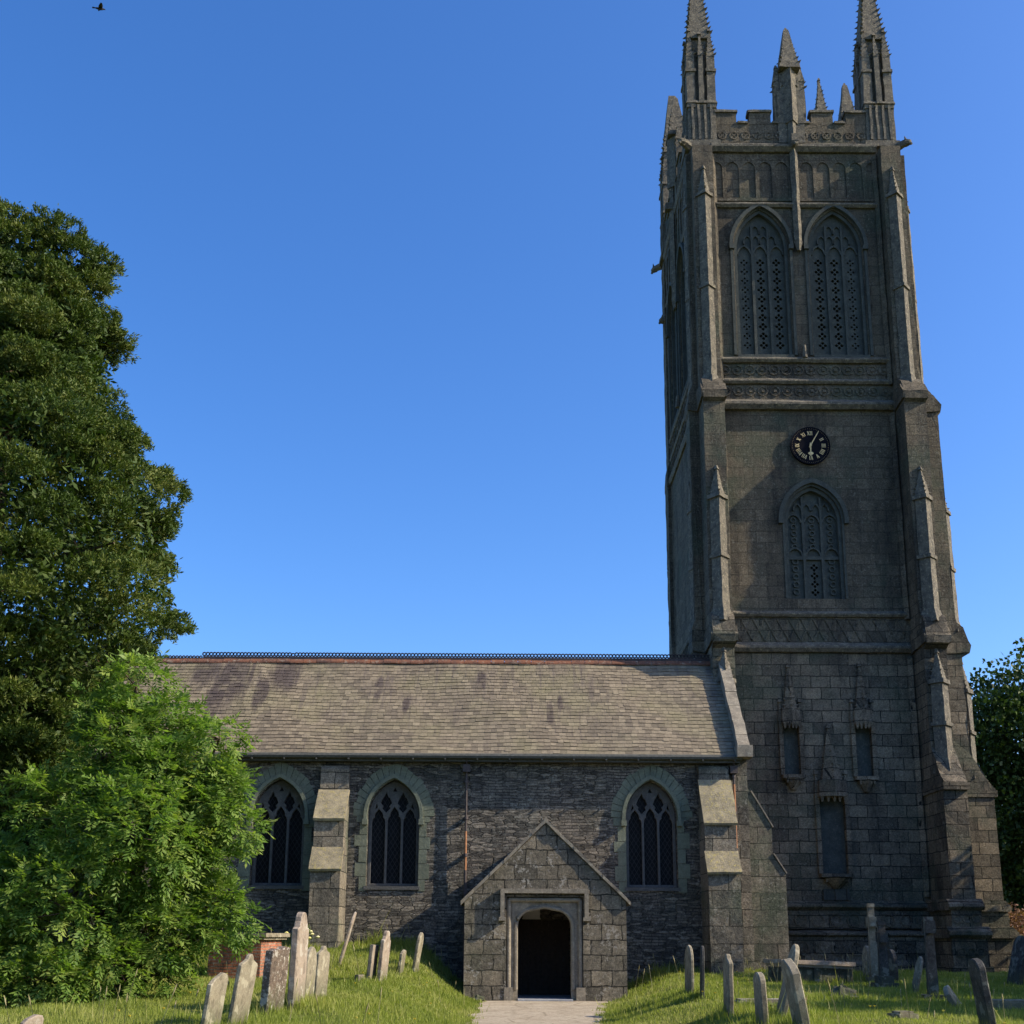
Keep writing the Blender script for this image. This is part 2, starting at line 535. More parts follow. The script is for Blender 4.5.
    def crockets(s, cx, cy, z0, z1, h0, rot=0.0, n=4, step=.2, size=.07, mi=0, T=None, jit=.25):
        """knobs of carved leaf up the angles of a spire"""
        m = max(2, int((z1 - z0) / step))
        for k in range(n):
            t = rot + math.pi / n + 2 * math.pi * k / n
            for i in range(m):
                f = (i + .4) / m
                z = z0 + (z1 - z0) * f
                rr = h0 * (1 - f) / math.cos(math.pi / n) + size * .35
                sz = size * (1 - .45 * f) * random.uniform(1 - jit, 1 + jit)
                x, y = cx + rr * math.cos(t), cy + rr * math.sin(t)
                tip = (x + sz * 1.1 * math.cos(t), y + sz * 1.1 * math.sin(t), z + sz * .5)
                c, sn = -math.sin(t) * sz * .6, math.cos(t) * sz * .6
                b = [(x - math.cos(t) * sz, y - math.sin(t) * sz, z - sz * .9), (x + c, y + sn, z), (x - math.cos(t) * sz, y - math.sin(t) * sz, z + sz * .9), (x - c, y - sn, z), tip]
                s.add(b, [(0, 1, 4), (1, 2, 4), (2, 3, 4), (3, 0, 4), (3, 2, 1, 0)], mi, T)
        # finial
        s.spire(cx, cy, z1 - .02, z1 + .13, .07, .03, rot, 4, mi, T)

    def plate(s, outer, holes, y0, y1, mi=0, T=None, bevel=0.0):
        """a slab in the xz plane between y0 and y1, with holes through it"""
        cu = bpy.data.curves.new('tmp', 'CURVE')
        cu.dimensions = '2D'; cu.fill_mode = 'BOTH'
        cu.extrude = (y1 - y0) / 2
        if bevel:
            cu.bevel_depth = bevel; cu.bevel_resolution = 0
            cu.extrude -= bevel; cu.offset = -bevel
        for loop in [outer] + list(holes):
            sp = cu.splines.new('POLY')
            sp.points.add(len(loop) - 1)
            for p, q in zip(sp.points, loop):
                p.co = (q[0], q[1], 0, 1)
            sp.use_cyclic_u = True
        o = bpy.data.objects.new('tmp', cu)
        me = bpy.data.meshes.new_from_object(o)
        yc = (y0 + y1) / 2
        s.add([(v.co.x, yc - v.co.z, v.co.y) for v in me.vertices], [list(p.vertices) for p in me.polygons], mi, T)
        bpy.data.objects.remove(o); bpy.data.curves.remove(cu); bpy.data.meshes.remove(me)

    def build(s, name, mats, parent=None, smooth=False, worn=0.0, maxlen=.3):
        if worn:
            s.wear(worn, maxlen)
        me = bpy.data.meshes.new(name)
        me.from_pydata(s.v, [], s.f)
        for m in (mats if isinstance(mats, (list, tuple)) else [mats]):
            me.materials.append(m)
        me.polygons.foreach_set('material_index', s.mi)
        a = me.attributes.new('rnd', 'FLOAT', 'FACE')
        a.data.foreach_set('value', s.r)
        if smooth:
            me.polygons.foreach_set('use_smooth', [True] * len(s.f))
        me.update()
        o = bpy.data.objects.new(name, me)
        COL.objects.link(o)
        if parent is not None:
            put(o, parent)
        return o


def put(o, parent):
    o.parent = parent
    p = parent
    loc = Vector((0, 0, 0))
    while p is not None:
        if p.type == 'EMPTY':
            loc += p.location
        p = p.parent
    if parent.type == 'EMPTY':
        o.matrix_parent_inverse = Matrix.Translation(-loc)


def empty(name, loc, label, cat, group=None):
    o = bpy.data.objects.new(name, None)
    o.location = loc
    o.empty_display_size = .5
    COL.objects.link(o)
    return tag(o, label, cat, group)


def tag(o, label, cat, group=None, kind=None):
    if label: o['label'] = label
    if cat: o['category'] = cat
    if group: o['group'] = group
    o['kind'] = kind or 'thing'
    return o


def arch(cx, a, zs, rise, n=10):
    """points of a pointed arch head, left spring to right spring"""
    rr = (a * a + rise * rise) / (2 * a)
    pts = []
    t1 = math.atan2(rise, rr - a)
    for i in range(n + 1):
        t = t1 * i / n
        pts.append((cx - a + rr - rr * math.cos(t), zs + rr * math.sin(t)))
    right = [(2 * cx - x, z) for x, z in pts[:-1]][::-1]
    return pts + right


def arch_open(cx, a, z0, zs, rise, n=10):
    return [(cx - a, z0)] + arch(cx, a, zs, rise, n) + [(cx + a, z0)]


def cusped(cx, a, z0, zs, rise, n=5):
    """a light whose head is a cusped (trefoil) arch"""
    pts = [(cx - a, z0), (cx - a, zs)]
    k = a * .34
    for x, z in ((-.98, .22), (-.86, .40), (-.62, .50), (-.66, .62), (-.52, .80), (-.28, .94), (0, 1.1)):
        pts.append((cx + x * a, zs + z * rise))
    for x, z in ((.28, .94), (.52, .80), (.66, .62), (.62, .50), (.86, .40), (.98, .22)):
        pts.append((cx + x * a, zs + z * rise))
    return pts + [(cx + a, zs), (cx + a, z0)]


def circle(cx, cz, r, n=8, rot=0):
    return [(cx + r * math.cos(rot + 2 * math.pi * i / n), cz + r * math.sin(rot + 2 * math.pi * i / n)) for i in range(n)]


def ring_mb(mb, cx, cz, r, w, y0, y1, mi=0, T=None, n=10):
    o = circle(cx, cz, r, n); i_ = circle(cx, cz, r - w, n)
    for k in range(n):
        j = (k + 1) % n
        mb.prism([o[k], o[j], i_[j], i_[k]], y0, y1, 'y', mi, T)


def bar(mb, p, q, w, y0, y1, mi=0, T=None):
    """a flat bar in the xz plane"""
    dx, dz = q[0] - p[0], q[1] - p[1]
    L = math.hypot(dx, dz) or 1
    nx, nz = -dz / L * w / 2, dx / L * w / 2
    mb.prism([(p[0] + nx, p[1] + nz), (p[0] - nx, p[1] - nz), (q[0] - nx, q[1] - nz), (q[0] + nx, q[1] + nz)], y0, y1, 'y', mi, T)


# ------------------------------------------------------------------ ground, path
def sm(t):
    t = max(0.0, min(1.0, t)); return t * t * (3 - 2 * t)


def itp(x, xs, ys):
    return float(np.interp(x, xs, ys))


def path_right(y):
    return itp(y, [5, 23, 30, 31.5], [1.7, 1.77, 2.4, 2.6])


def ground(x, y):
    if x < 0.6:
        z = itp(y, [0, 12, 20, 27, 34.5, 60], [.25, .3, .45, .7, 1.45, 1.2]) * sm((-.75 - x) / 2.3)
    else:
        z = itp(y, [0, 12, 20, 30, 34.5, 38, 60], [.3, .4, .48, .58, .7, .3, .3]) * sm((x - path_right(y)) / 2.2)
    far = sm((math.hypot(x, y - 20) - 40) / 40)
    z = z * (1 - far) + .3 * far
    return z + (.03 * math.sin(x * 1.7 + 1) * math.sin(y * 1.3) + .02 * math.sin(x * 4.1 + y * 2.3)) * sm((abs(x - .6) - 1.6) / 1.5)


def build_ground():
    xs = sorted(set([-900, -500, -250, -120, -70, -45] + list(np.arange(-30, 30.01, .3)) + [45, 70, 120, 250, 500, 900]))
    ys = sorted(set([-300, -120, -50, -20, -8] + list(np.arange(0, 50.01, .3)) + [60, 75, 100, 160, 260, 450, 900]))
    mb = MB()
    nx = len(xs)
    vs = [(x, y, ground(x, y)) for y in ys for x in xs]
    fs = [(j * nx + i, j * nx + i + 1, (j + 1) * nx + i + 1, (j + 1) * nx + i) for j in range(len(ys) - 1) for i in range(nx - 1)]
    mb.add(vs, fs)
    o = mb.build('ground', M['ground'], smooth=True)
    tag(o, None, None, kind='structure')
    mb = MB()
    ys = np.arange(2, 31.51, .25)
    n = 9
    vs = []
    for y in ys:
        l = -.82 + .07 * math.sin(y * 2.1) + .05 * math.sin(y * 5.3)
        r_ = path_right(y) + .05 + .07 * math.sin(y * 1.7 + 2) + .05 * math.sin(y * 4.9)
        for i in range(n):
            vs.append((l + (r_ - l) * i / (n - 1), y, .012 + .012 * math.sin(math.pi * i / (n - 1))))
    fs = [(j * n + i, j * n + i + 1, (j + 1) * n + i + 1, (j + 1) * n + i) for j in range(len(ys) - 1) for i in range(n - 1)]
    mb.add(vs, fs)
    tag(mb.build('path', M['path'], smooth=True), None, None, kind='structure')


build_ground()

# ------------------------------------------------------------------ the church
church = empty('church', (3, 38, 0), 'old stone parish church with a tall pinnacled tower, slate roofed aisle and gabled porch', 'church')

TCX, TH_, TCY = 10.55, 3.9, 41.9      # tower centre, half width


def face_T(k):
    c, s_ = [(1, 0), (0, 1), (-1, 0), (0, -1)][k]
    def T(x, y, z):
        yy = y - TH_
        return (TCX + c * x - s_ * yy, TCY + s_ * x + c * yy, z)
    return T


ZT = 31.0        # string under the parapet
FT = .4          # thickness of the facing wall

# --- tower body: core plus facing walls with the window recesses cut through
tw = MB()
tw.box(TCX - TH_ + FT, TCX + TH_ - FT, TCY - TH_ + FT, TCY + TH_, -.5, ZT)
BW = dict(a=1.0, z0=22.35, zs=26.75, rise=1.6)
LW = dict(a=1.0, z0=13.15, zs=16.0, rise=1.3)
for k in (0, 1, 3):
    T = face_T(k)
    holes = [arch_open(sx * 1.38, BW['a'], BW['z0'], BW['zs'], BW['rise']) for sx in (-1, 1)]
    if k == 0:
        holes.append(arch_open(0, LW['a'], LW['z0'], LW['zs'], LW['rise']))
        for (nx, z0, z1, hw) in ((-1.15, 7.0, 8.75, .27), (1.28, 6.95, 8.75, .27), (.1, 3.75, 6.3, .42)):
            holes.append([(nx - hw, z0), (nx + hw, z0), (nx + hw, z1), (nx - hw, z1)])
    hw = TH_ if k == 0 else TH_
    x0, x1 = -TH_, TH_
    if k == 1: x0 = -TH_ + FT
    if k == 3: x1 = TH_ - FT
    tw.plate([(x0, -.5), (x1, -.5), (x1, ZT), (x0, ZT)], holes, 0, FT, 0, T)
tower = tw.build('tower', M['tower'], church)

# --- string courses
def string_piece(mb, x0, x1, z, h, p, T):
    """moulded string: sloped top, throated underside"""
    mb.prism([(0.01, z - h), (-p * .55, z - h), (-p, z - h * .45), (-p, z - h * .1), (0.01, z + h * .7)], x0, x1, 'x', 0, T)
levels = [(11.45, .22, .20), (12.62, .14, .14), (20.45, .26, .26), (21.35, .14, .14), (22.2, .16, .16), (28.55, .16, .15), (ZT, .28, .26)]
for k in (0, 1, 3):
    T = face_T(k)
    for z, h, p in levels:
        st = MB()
        string_piece(st, -3.12, 3.12, z, h, p if k != 3 else p * .45, T)
        st.build('string_course', M['carved'], tower, worn=.016)

# --- plinth
pl = MB()
for k in (0, 1, 3):
    T = face_T(k)
    pl.box(-3.12, 3.12, -.34, -.001, -.5, .85, 0, T)
    pl.prism([(-.001, .85), (-.34, .85), (-.24, 1.0), (-.001, 1.0)], -3.12, 3.12, 'x', 0, T)
    pl.box(-3.12, 3.12, -.24, -.001, 1.0, 1.72, 0, T)
    string_piece(pl, -3.12, 3.12, 1.86, .16, .34, T)
    pl.box(-3.12, 3.12, -.15, -.001, 1.98, 2.55, 0, T)
    string_piece(pl, -3.12, 3.12, 2.75, .18, .26, T)
    for i in range(11):
        x = -2.85 + i * .57
        ring_mb(pl, x, 1.36, .24, .06, -.28, -.24, 0, T, 8)
        bar(pl, (x - .16, 1.2), (x + .16, 1.52), .05, -.27, -.24, 0, T)
        bar(pl, (x - .16, 1.52), (x + .16, 1.2), .05, -.272, -.24, 0, T)
        ring_mb(pl, x, 2.26, .22, .05, -.19, -.15, 0, T, 8)
pl.build('plinth', M['tower'], tower, worn=.02, maxlen=.5)

# --- friezes
fr = MB()
for k in (0, 1, 3):
    T = face_T(k)
    n = 15
    for i in range(n):
        x = -3.1 + 6.2 * i / n; w = 6.2 / n
        bar(fr, (x, 11.64), (x + w, 12.46), .055, -.035, -.002, 0, T)
        bar(fr, (x, 12.46), (x + w, 11.64), .055, -.031, -.002, 0, T)
    for i in range(14):
        x = -2.88 + i * .443
        ring_mb(fr, x, 20.94, .2, .055, -.03, -.002, 0, T, 8)
        ring_mb(fr, x, 21.77, .21, .055, -.03, -.002, 0, T, 8)
        fr.box(x - .05, x + .05, -.05, -.002, 20.89, 20.99, 0, T)
        fr.box(x - .05, x + .05, -.05, -.002, 21.72, 21.82, 0, T)
fr.build('frieze', M['tower'], tower)

# --- blind arcade under the parapet
ar = MB()
for k in (0, 1, 3):
    T = face_T(k)
    for s_ in (-1, 1):
        hs = [arch_open(s_ * (.47 + .62 * i), .24, 28.82, 30.05, .3, 4) for i in range(5)]
        x0, x1 = (.14, 3.1) if s_ > 0 else (-3.1, -.14)
        ar.plate([(x0, 28.68), (x1, 28.68), (x1, 30.7), (x0, 30.7)], hs, -.045, -.002, 0, T)
        for i in range(5):
            ring_mb(ar, s_ * (.47 + .62 * i), 30.52, .11, .04, -.06, -.045, 0, T, 8)
ar.build('blind_arcade', M['tower'], tower)

# --- angle buttresses (profile d outwards, z)
PROF = [(0.01, -.5), (-1.9, -.5), (-1.9, 6.35), (-1.98, 6.4), (-1.98, 6.55), (-1.62, 6.95), (-1.42, 7.35), (-1.1, 7.75), (-1.1, 11.1), (-1.42, 11.25), (-1.46, 11.5),
        (-1.28, 12.15), (-1.0, 12.35), (-1.0, 20.05), (-1.14, 20.15), (-1.16, 20.4), (-.85, 20.95), (-.52, 21.2), (-.52, 30.7), (0.01, 30.7)]
def proj_T(k, xc):
    """the buttresses of the side faces stand out less than those in front"""
    T = face_T(k)
    if k == 0:
        return T
    if k == 1:
        return lambda x, y, z: T(x, y * itp(z, [11.6, 12.2, 20.5, 21.2], [.87, .83, .80, .60]) if y < 0 else y, z)
    f = .34 if xc > 0 else .16
    return lambda x, y, z: T(x, y * f if y < 0 else y, z)
def buttress_shape(k, xc):
    T = proj_T(k, xc)
    mb = MB()
    w = .375
    mb.prism(PROF, xc - w, xc + w, 'x', 0, T)
    # ledge mouldings wider than the shaft
    mb.prism([(0, 11.15), (-1.40, 11.28), (-1.46, 11.5), (-1.3, 11.8), (0, 11.85)], xc - w - .07, xc + w + .07, 'x', 0, T)
    mb.prism([(0, 20.1), (-1.12, 20.18), (-1.17, 20.42), (-.9, 20.8), (0, 20.85)], xc - w - .07, xc + w + .07, 'x', 0, T)
    mb.box(xc - w - .05, xc + w + .05, -2.02, 0, 6.3, 6.52, 0, T)
    # plinth of the buttress
    mb.box(xc - w - .26, xc + w + .26, -2.2, 0, -.5, .85, 0, T)
    mb.box(xc - w - .18, xc + w + .18, -2.1, 0, .85, 1.7, 0, T)
    mb.prism([(0, 1.7), (-2.14, 1.7), (-2.26, 1.8), (-2.24, 1.9), (-2.02, 2.05), (0, 2.05)], xc - w - .28, xc + w + .28, 'x', 0, T)
    mb.box(xc - w - .09, xc + w + .09, -2.0, 0, 2.05, 2.55, 0, T)
    mb.prism([(0, 2.55), (-2.02, 2.55), (-2.12, 2.65), (-2.1, 2.73), (-1.88, 2.9), (0, 2.9)], xc - w - .18, xc + w + .18, 'x', 0, T)
    for zz, d in ((1.28, 2.1), (2.3, 2.0)):
        for i in range(3):
            ring_mb(mb, xc - .3 + .3 * i, zz, .15, .04, -d - .04, -d, 0, T, 8)
    # corner roll in the angle with the wall
    s_ = -1 if xc > 0 else 1
    for z0, z1 in ((3, 11.1), (12.4, 20.1), (21.2, 30.6)):
        mb.spire(xc + s_ * (w + .07), -.05, z0, z1, .09, .09, R(45), 4, 0, T)
    return mb.build('buttress', M['tower'], tower, worn=.022, maxlen=.4)
def buttress_pinnacle_shape(k, xc):
    T = proj_T(k, xc)
    mb = MB()
    for (d, z0, z1, z2, h) in ((1.22, 7.0, 9.9, 10.95, .21), (1.04, 12.1, 16.4, 17.5, .20), (.55, 20.9, 28.5, 29.65, .175)):
        mb.spire(xc, -d, z0, z1, h, h * .96, R(45), 4, 0, T)
        mb.spire(xc, -d, z0 - .1, z0 + .35, h + .09, h + .02, R(45), 4, 0, T)
        mb.spire(xc, -d, z1 - .02, z1 + .12, h + .06, h + .05, R(45), 4, 0, T)
        mb.spire(xc, -d, z1 + .1, z2, h * .95, .03, R(45), 4, 0, T)
        mb.crockets(xc, -d, z1 + .15, z2, h * .95, R(45), 4, .17, .055, 0, T)
        zm = (z0 + z1) / 2
        mb.spire(xc, -d, zm, zm + .12, h + .05, h + .05, R(45), 4, 0, T)
        # narrow bodies against the wall behind, so that the pinnacle reads as attached
        mb.box(xc - .12, xc + .12, -d, -d + .3, z0, z1, 0, T)
    return mb.build('buttress_pinnacle', M['carved'], tower, worn=.022, maxlen=.35)
for k, xs in ((0, (-3.525, 3.525)), (1, (-3.525, 3.525)), (3, (-3.525, 3.525))):
    for xc in xs:
        buttress_shape(k, xc)
        buttress_pinnacle_shape(k, xc)

# --- belfry windows, blind window
def quatre(cx, cz, d, r):
    return [circle(cx, cz + d, r, 6, R(30)), circle(cx, cz - d, r, 6, R(30)), circle(cx - d, cz, r, 6), circle(cx + d, cz, r, 6)]
def hood(mb, cx, a, zs, rise, w, y0, y1, T=None, drop=.35, mi=0, n=12):
    o = arch(cx, a + w, zs, rise + w * 1.15, n); i_ = arch(cx, a, zs, rise, n)
    o = [(o[0][0], zs - drop)] + o + [(o[-1][0], zs - drop)]
    i_ = [(i_[0][0], zs - drop)] + i_ + [(i_[-1][0], zs - drop)]
    for k in range(len(o) - 1):
        mb.prism([o[k], o[k + 1], i_[k + 1], i_[k]], y0, y1, 'y', mi, T)
def belfry(k, xc):
    T = face_T(k)
    mb = MB()
    a, z0, zs, rise = BW['a'], BW['z0'], BW['zs'], BW['rise']
    holes = []
    for j, lx in enumerate((-.6, 0, .6)):
        outer = (j != 1) and ((lx < 0) == (xc < 0))
        for i in range(10):
            z = 22.88 + i * .375
            holes += quatre(xc + lx, z, .095, .045 if outer else .062)
    mb.plate(arch_open(xc, a - .005, z0 + .01, zs, rise), holes, .22, .3, 0, T)
    # mullions, transom bars and head tracery standing proud of the pierced slab
    for lx in (-.3, .3):
        mb.box(xc + lx - .05, xc + lx + .05, .12, .22, z0, 26.6, 0, T)
        bar(mb, (xc + lx, 26.6), (xc + lx, 27.75), .07, .13, .22, 0, T)
    for lx in (-.6, 0, .6):
        hs = arch(xc + lx, .25, 26.55, .36, 5)
        for p, q in zip(hs[:-1], hs[1:]):
            bar(mb, p, q, .06, .14, .22, 0, T)
    for lx in (-.45, -.15, .15, .45):
        for dz in (27.0, 27.42):
            if abs(lx) > .3 and dz > 27.2:
                continue
            hs = arch(xc + lx, .14, dz + .12, .22, 4)
            hs = [(hs[0][0], dz)] + hs + [(hs[-1][0], dz)]
            for p, q in zip(hs[:-1], hs[1:]):
                bar(mb, p, q, .045, .15, .22, 0, T)
    # jamb shafts and splayed arch mouldings
    hood(mb, xc, a - .12, zs, rise - .14, .118, .06, .21, T, zs - z0 - .02)
    hood(mb, xc, a + .06, zs, rise + .07, .13, -.13, -.002, T, .1)
    mb.box(xc - a - .02, xc + a + .02, -.06, .2, z0 - .1, z0 + .02, 0, T)
    for sx in (-1, 1):
        x = xc + sx * (a + .10)
        mb.box(x - .05, x + .05, -.07, -.002, z0, zs - .1, 0, T)
        mb.box(x - .09, x + .09, -.15, -.002, zs - .12, zs + .06, 0, T)
    b = mb.build('belfry_window', M['belfry'], tower)
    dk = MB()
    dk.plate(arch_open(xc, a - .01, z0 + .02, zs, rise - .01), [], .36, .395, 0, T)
    return b, dk
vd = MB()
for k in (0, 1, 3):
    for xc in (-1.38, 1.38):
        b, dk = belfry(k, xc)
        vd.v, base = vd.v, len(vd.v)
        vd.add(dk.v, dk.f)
vd.build('belfry_dark_backing', M['dark'], tower)  # near-black sheets behind the piercings, the unlit inside put into their colour

T0 = face_T(0)
bw = MB()
a, z0, zs, rise = LW['a'], LW['z0'], LW['zs'], LW['rise']
hl = []
for i in range(4):
    hl += quatre(.02, 13.45 + i * .3, .085, .055)
bw.plate(arch_open(0, a - .005, z0 + .01, zs, rise), hl, .24, .32, 0, T0)
for lx in (-.32, .32):
    bw.box(lx - .05, lx + .05, .14, .24, z0, 16.0, 0, T0)
    bar(bw, (lx, 16.0), (lx, 16.95), .07, .15, .24, 0, T0)
for lx in (-.64, 0, .64):
    for zz in (14.75, 16.0):
        hs = arch(lx, .26, zz, .3, 5)
        for p, q in zip(hs[:-1], hs[1:]):
            bar(bw, p, q, .06, .15, .24, 0, T0)
for lx in (-.48, -.16, .16, .48):
    hs = arch(lx, .14, 16.45, .25, 4)
    for p, q in zip(hs[:-1], hs[1:]):
        bar(bw, p, q, .05, .16, .24, 0, T0)
for i in range(5):
    for lx in (-.64, .64):
        ring_mb(bw, lx, 13.45 + i * .28, .12, .045, .18, .24, 0, T0, 8)
        ring_mb(bw, lx, 15.1 + i * .25, .11, .04, .18, .24, 0, T0, 8)
    ring_mb(bw, 0, 15.1 + i * .25, .11, .04, .18, .24, 0, T0, 8)
bw.box(-a, a, .15, .24, 14.62, 14.74, 0, T0)
hood(bw, 0, a - .12, zs, rise - .14, .118, .06, .23, T0, zs - z0 - .02)
hood(bw, 0, a + .08, zs, rise + .09, .15, -.14, -.002, T0, .12)
hood(bw, 0, a + .0, zs, rise + .0, .08, -.03, -.002, T0, zs - z0)
bw.build('blind_window', M['belfry'], tower)
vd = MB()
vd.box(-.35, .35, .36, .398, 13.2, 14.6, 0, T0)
vd.build('window_dark_backing', M['dark'], tower)  # near-black sheet, darkness behind the piercings given as colour

# --- canopied niches on the tower front
def niche(nx, z0, z1, hw, ztip):
    mb = MB()
    mb.box(nx - hw - .001, nx + hw + .001, .13, .399, z0 - .02, z1 + .02, 1, T0)
    for s_ in (-1, 1):
        mb.spire(nx + s_ * (hw + .07), -.05, z0, z1 + .1, .07, .07, 0, 4, 0, T0)
        mb.spire(nx + s_ * (hw + .07), -.05, z1 + .1, z1 + .75, .08, .02, 0, 4, 0, T0)
        mb.crockets(nx + s_ * (hw + .07), -.05, z1 + .15, z1 + .75, .08, 0, 4, .15, .035, 0, T0)
    # canopy: a half hexagon with pendants, then a tall crocketed spirelet
    mb.spire(nx, -.06, z1 - .05, z1 + .5, hw + .05, hw + .02, 0, 6, 0, T0)
    for i in range(-2, 3):
        mb.spire(nx + i * hw * .45, -.3 - .05 * (2 - abs(i)), z1 - .22, z1, .02, .07, 0, 4, 0, T0)
    mb.spire(nx, -.06, z1 + .48, ztip, hw * .8, .03, 0, 6, 0, T0)
    mb.crockets(nx, -.06, z1 + .5, ztip, hw * .8, 0, 6, .2, .06, 0, T0)
    # bracket below
    mb.spire(nx, -.05, z0 - .5, z0 - .12, .08, hw + .02, 0, 6, 0, T0)
    mb.box(nx - hw - .1, nx + hw + .1, -.3, -.001, z0 - .13, z0 - .01, 0, T0)
    for i in range(-2, 3):
        mb.spire(nx + i * hw * .42, -.24, z0 - .28, z0 - .13, .02, .05, 0, 4, 0, T0)
    return mb.build('niche', [M['tower'], M['belfry']], tower)
niche(-1.15, 7.0, 8.75, .27, 10.7)
niche(1.28, 6.95, 8.75, .27, 10.75)
niche(.1, 3.75, 6.3, .42, 8.6)
sl = MB()
sl.box(-.3, .5, -.04, -.001, 2.9, 3.25, 0, T0)
for x in (-.3, .08, .46):
    sl.box(x - .04, x + .04, -.1, -.04, 2.9, 3.25, 0, T0)
sl.build('niche_pedestal', M['belfry'], tower)

# --- shaft between the belfry windows
for k in (0, 1, 3):
    sh = MB()
    T = face_T(k)
    sh.spire(0, -.1, 26.9, 32.4, .105, .105, R(45), 4, 0, T)
    sh.spire(0, -.1, 26.55, 26.95, .05, .12, R(45), 4, 0, T)
    sh.box(-.13, .13, -.42, -.1, 31.0, 31.3, 0, T)
    sh.build('central_shaft', M['carved'], tower, worn=.02)
    sh = MB()
    sh.spire(0, -.13, 22.2, 22.7, .09, .05, 0, 6, 0, T)
    sh.build('broken_figure', M['carved'], tower)

# --- parapet
pp = MB()
for k in range(4):
    T = face_T(k)
    zb, zc, zm = ZT + .1, 32.1, 32.62
    segs = [(-2.85, -2.1), (-1.6, -.78), (.78, 1.6), (2.1, 2.85)]
    poly = [(-2.85, zb), (2.85, zb)]
    top = []
    for i, (a0, a1) in enumerate(segs):
        top += [(a0, zm), (a1, zm)]
        if i < 3:
            top += [(a1, zc), (segs[i + 1][0], zc)]
    pp.plate(poly + top[::-1], [], .0, .32, 0, T)
    for a0, a1 in segs:
        pp.prism([(-.06, zm - .1), (-.06, zm), (.16, zm + .1), (.38, zm), (.38, zm - .1)], a0 - .05, a1 + .05, 'x', 1, T)
    for a0, a1 in ((-2.05, -1.65), (-.73, .73), (1.65, 2.05)):
        pp.prism([(-.05, zc - .06), (-.05, zc + .03), (.16, zc + .1), (.37, zc + .03), (.37, zc - .06)], a0, a1, 'x', 1, T)
    for i in range(13):
        x = -2.64 + i * .44
        if abs(x) > .3:
            ring_mb(pp, x, 31.52, .18, .06, -.028, -.001, 0, T, 8)
            bar(pp, (x - .13, 31.39), (x + .13, 31.65), .05, -.022, -.001, 0, T)
            bar(pp, (x - .13, 31.65), (x + .13, 31.39), .05, -.02, -.001, 0, T)
pp.build('parapet', [M['tower'], M['carved']], tower, worn=.018)

def corner_pinnacle(x, y, ztip=40.2, h=.43):
    mb = MB()
    mb.box(x - .66, x + .66, y - .66, y + .66, ZT - .02, ZT + .22)
    mb.spire(x, y, ZT + .2, 32.9, .55, .52)
    for i in range(4):
        for s_ in (-.36, -.12, .12, .36):     # panelled base
            c, n_ = [(1, 0), (0, 1), (-1, 0), (0, -1)][i]
            px, py = s_, -.56
            wx, wy = x + c * px - n_ * py, y + n_ * px + c * py
            mb.box(wx - .045, wx + .045, wy - .045, wy + .045, ZT + .3, 32.8)
    mb.spire(x, y, 32.88, 33.0, .6, .57)
    mb.spire(x, y, 32.95, 36.0, .36, .34)
    for i in range(4):
        t = R(45) + i * R(90)
        mx, my = x + .56 * math.cos(t), y + .56 * math.sin(t)
        mb.spire(mx, my, 32.7, 35.0, .17, .15)
        mb.spire(mx, my, 34.3, 34.42, .2, .2)
        mb.spire(mx, my, 35.0, 36.3, .16, .02)
        mb.crockets(mx, my, 35.0, 36.25, .17, 0, 4, .19, .075)
        fx, fy = x + .5 * math.cos(t + R(45)), y + .5 * math.sin(t + R(45))
        mb.spire(fx, fy, 32.9, 35.0, .1, .09)
        mb.spire(fx, fy, 35.0, 36.0, .11, .02)
        mb.crockets(fx, fy, 35.0, 36.0, .11, 0, 4, .2, .05)
    mb.spire(x, y, 35.9, 36.1, .46, .46)
    mb.spire(x, y, 36.0, ztip, h, .03 if ztip > 40 else .14)
    mb.crockets(x, y, 36.05, ztip - .05, h + .01, 0, 4, .235, .095)
    return mb.build('corner_pinnacle', M['carved'], tower, worn=.022, maxlen=.35)
for sx in (-1, 1):
    for sy in (-1, 1):
        corner_pinnacle(TCX + sx * 3.4, TCY + sy * 3.4, 39.2 if (sx < 0 < sy) else 40.2, .5 if sy > 0 else .43)
def mid_pinnacle(k):
    T_ = face_T(k)
    T = T_ if k != 1 else (lambda x, y, z: T_(x, y + .35, z + max(0, z - 32.5) * .18))
    mb = MB()
    mb.spire(0, .12, 32.0, 34.4, .3, .28, R(45), 4, 0, T)
    mb.box(-.5, .5, -.035, .36, 31.2, 33.4, 0, T)
    for s_ in (-1, 1):
        mb.spire(s_ * .46, .15, 32.0, 34.0, .15, .13, 0, 4, 0, T)
        mb.spire(s_ * .46, .15, 33.95, 34.6, .15, .05, 0, 4, 0, T)
        mb.crockets(s_ * .46, .15, 33.6, 34.6, .17, 0, 4, .17, .07, 0, T)
    mb.box(-.36, .36, -.02, .3, 33.3, 34.2, 0, T)
    mb.spire(0, .12, 34.35, 34.55, .40, .38, 0, 4, 0, T)
    mb.spire(0, .12, 34.5, 36.3, .36, .09, 0, 4, 0, T)
    mb.crockets(0, .12, 34.5, 36.3, .36, 0, 4, .2, .085, 0, T)
    return mb.build('parapet_pinnacle', M['carved'], tower, worn=.022)
for k in range(4):
    mid_pinnacle(k)

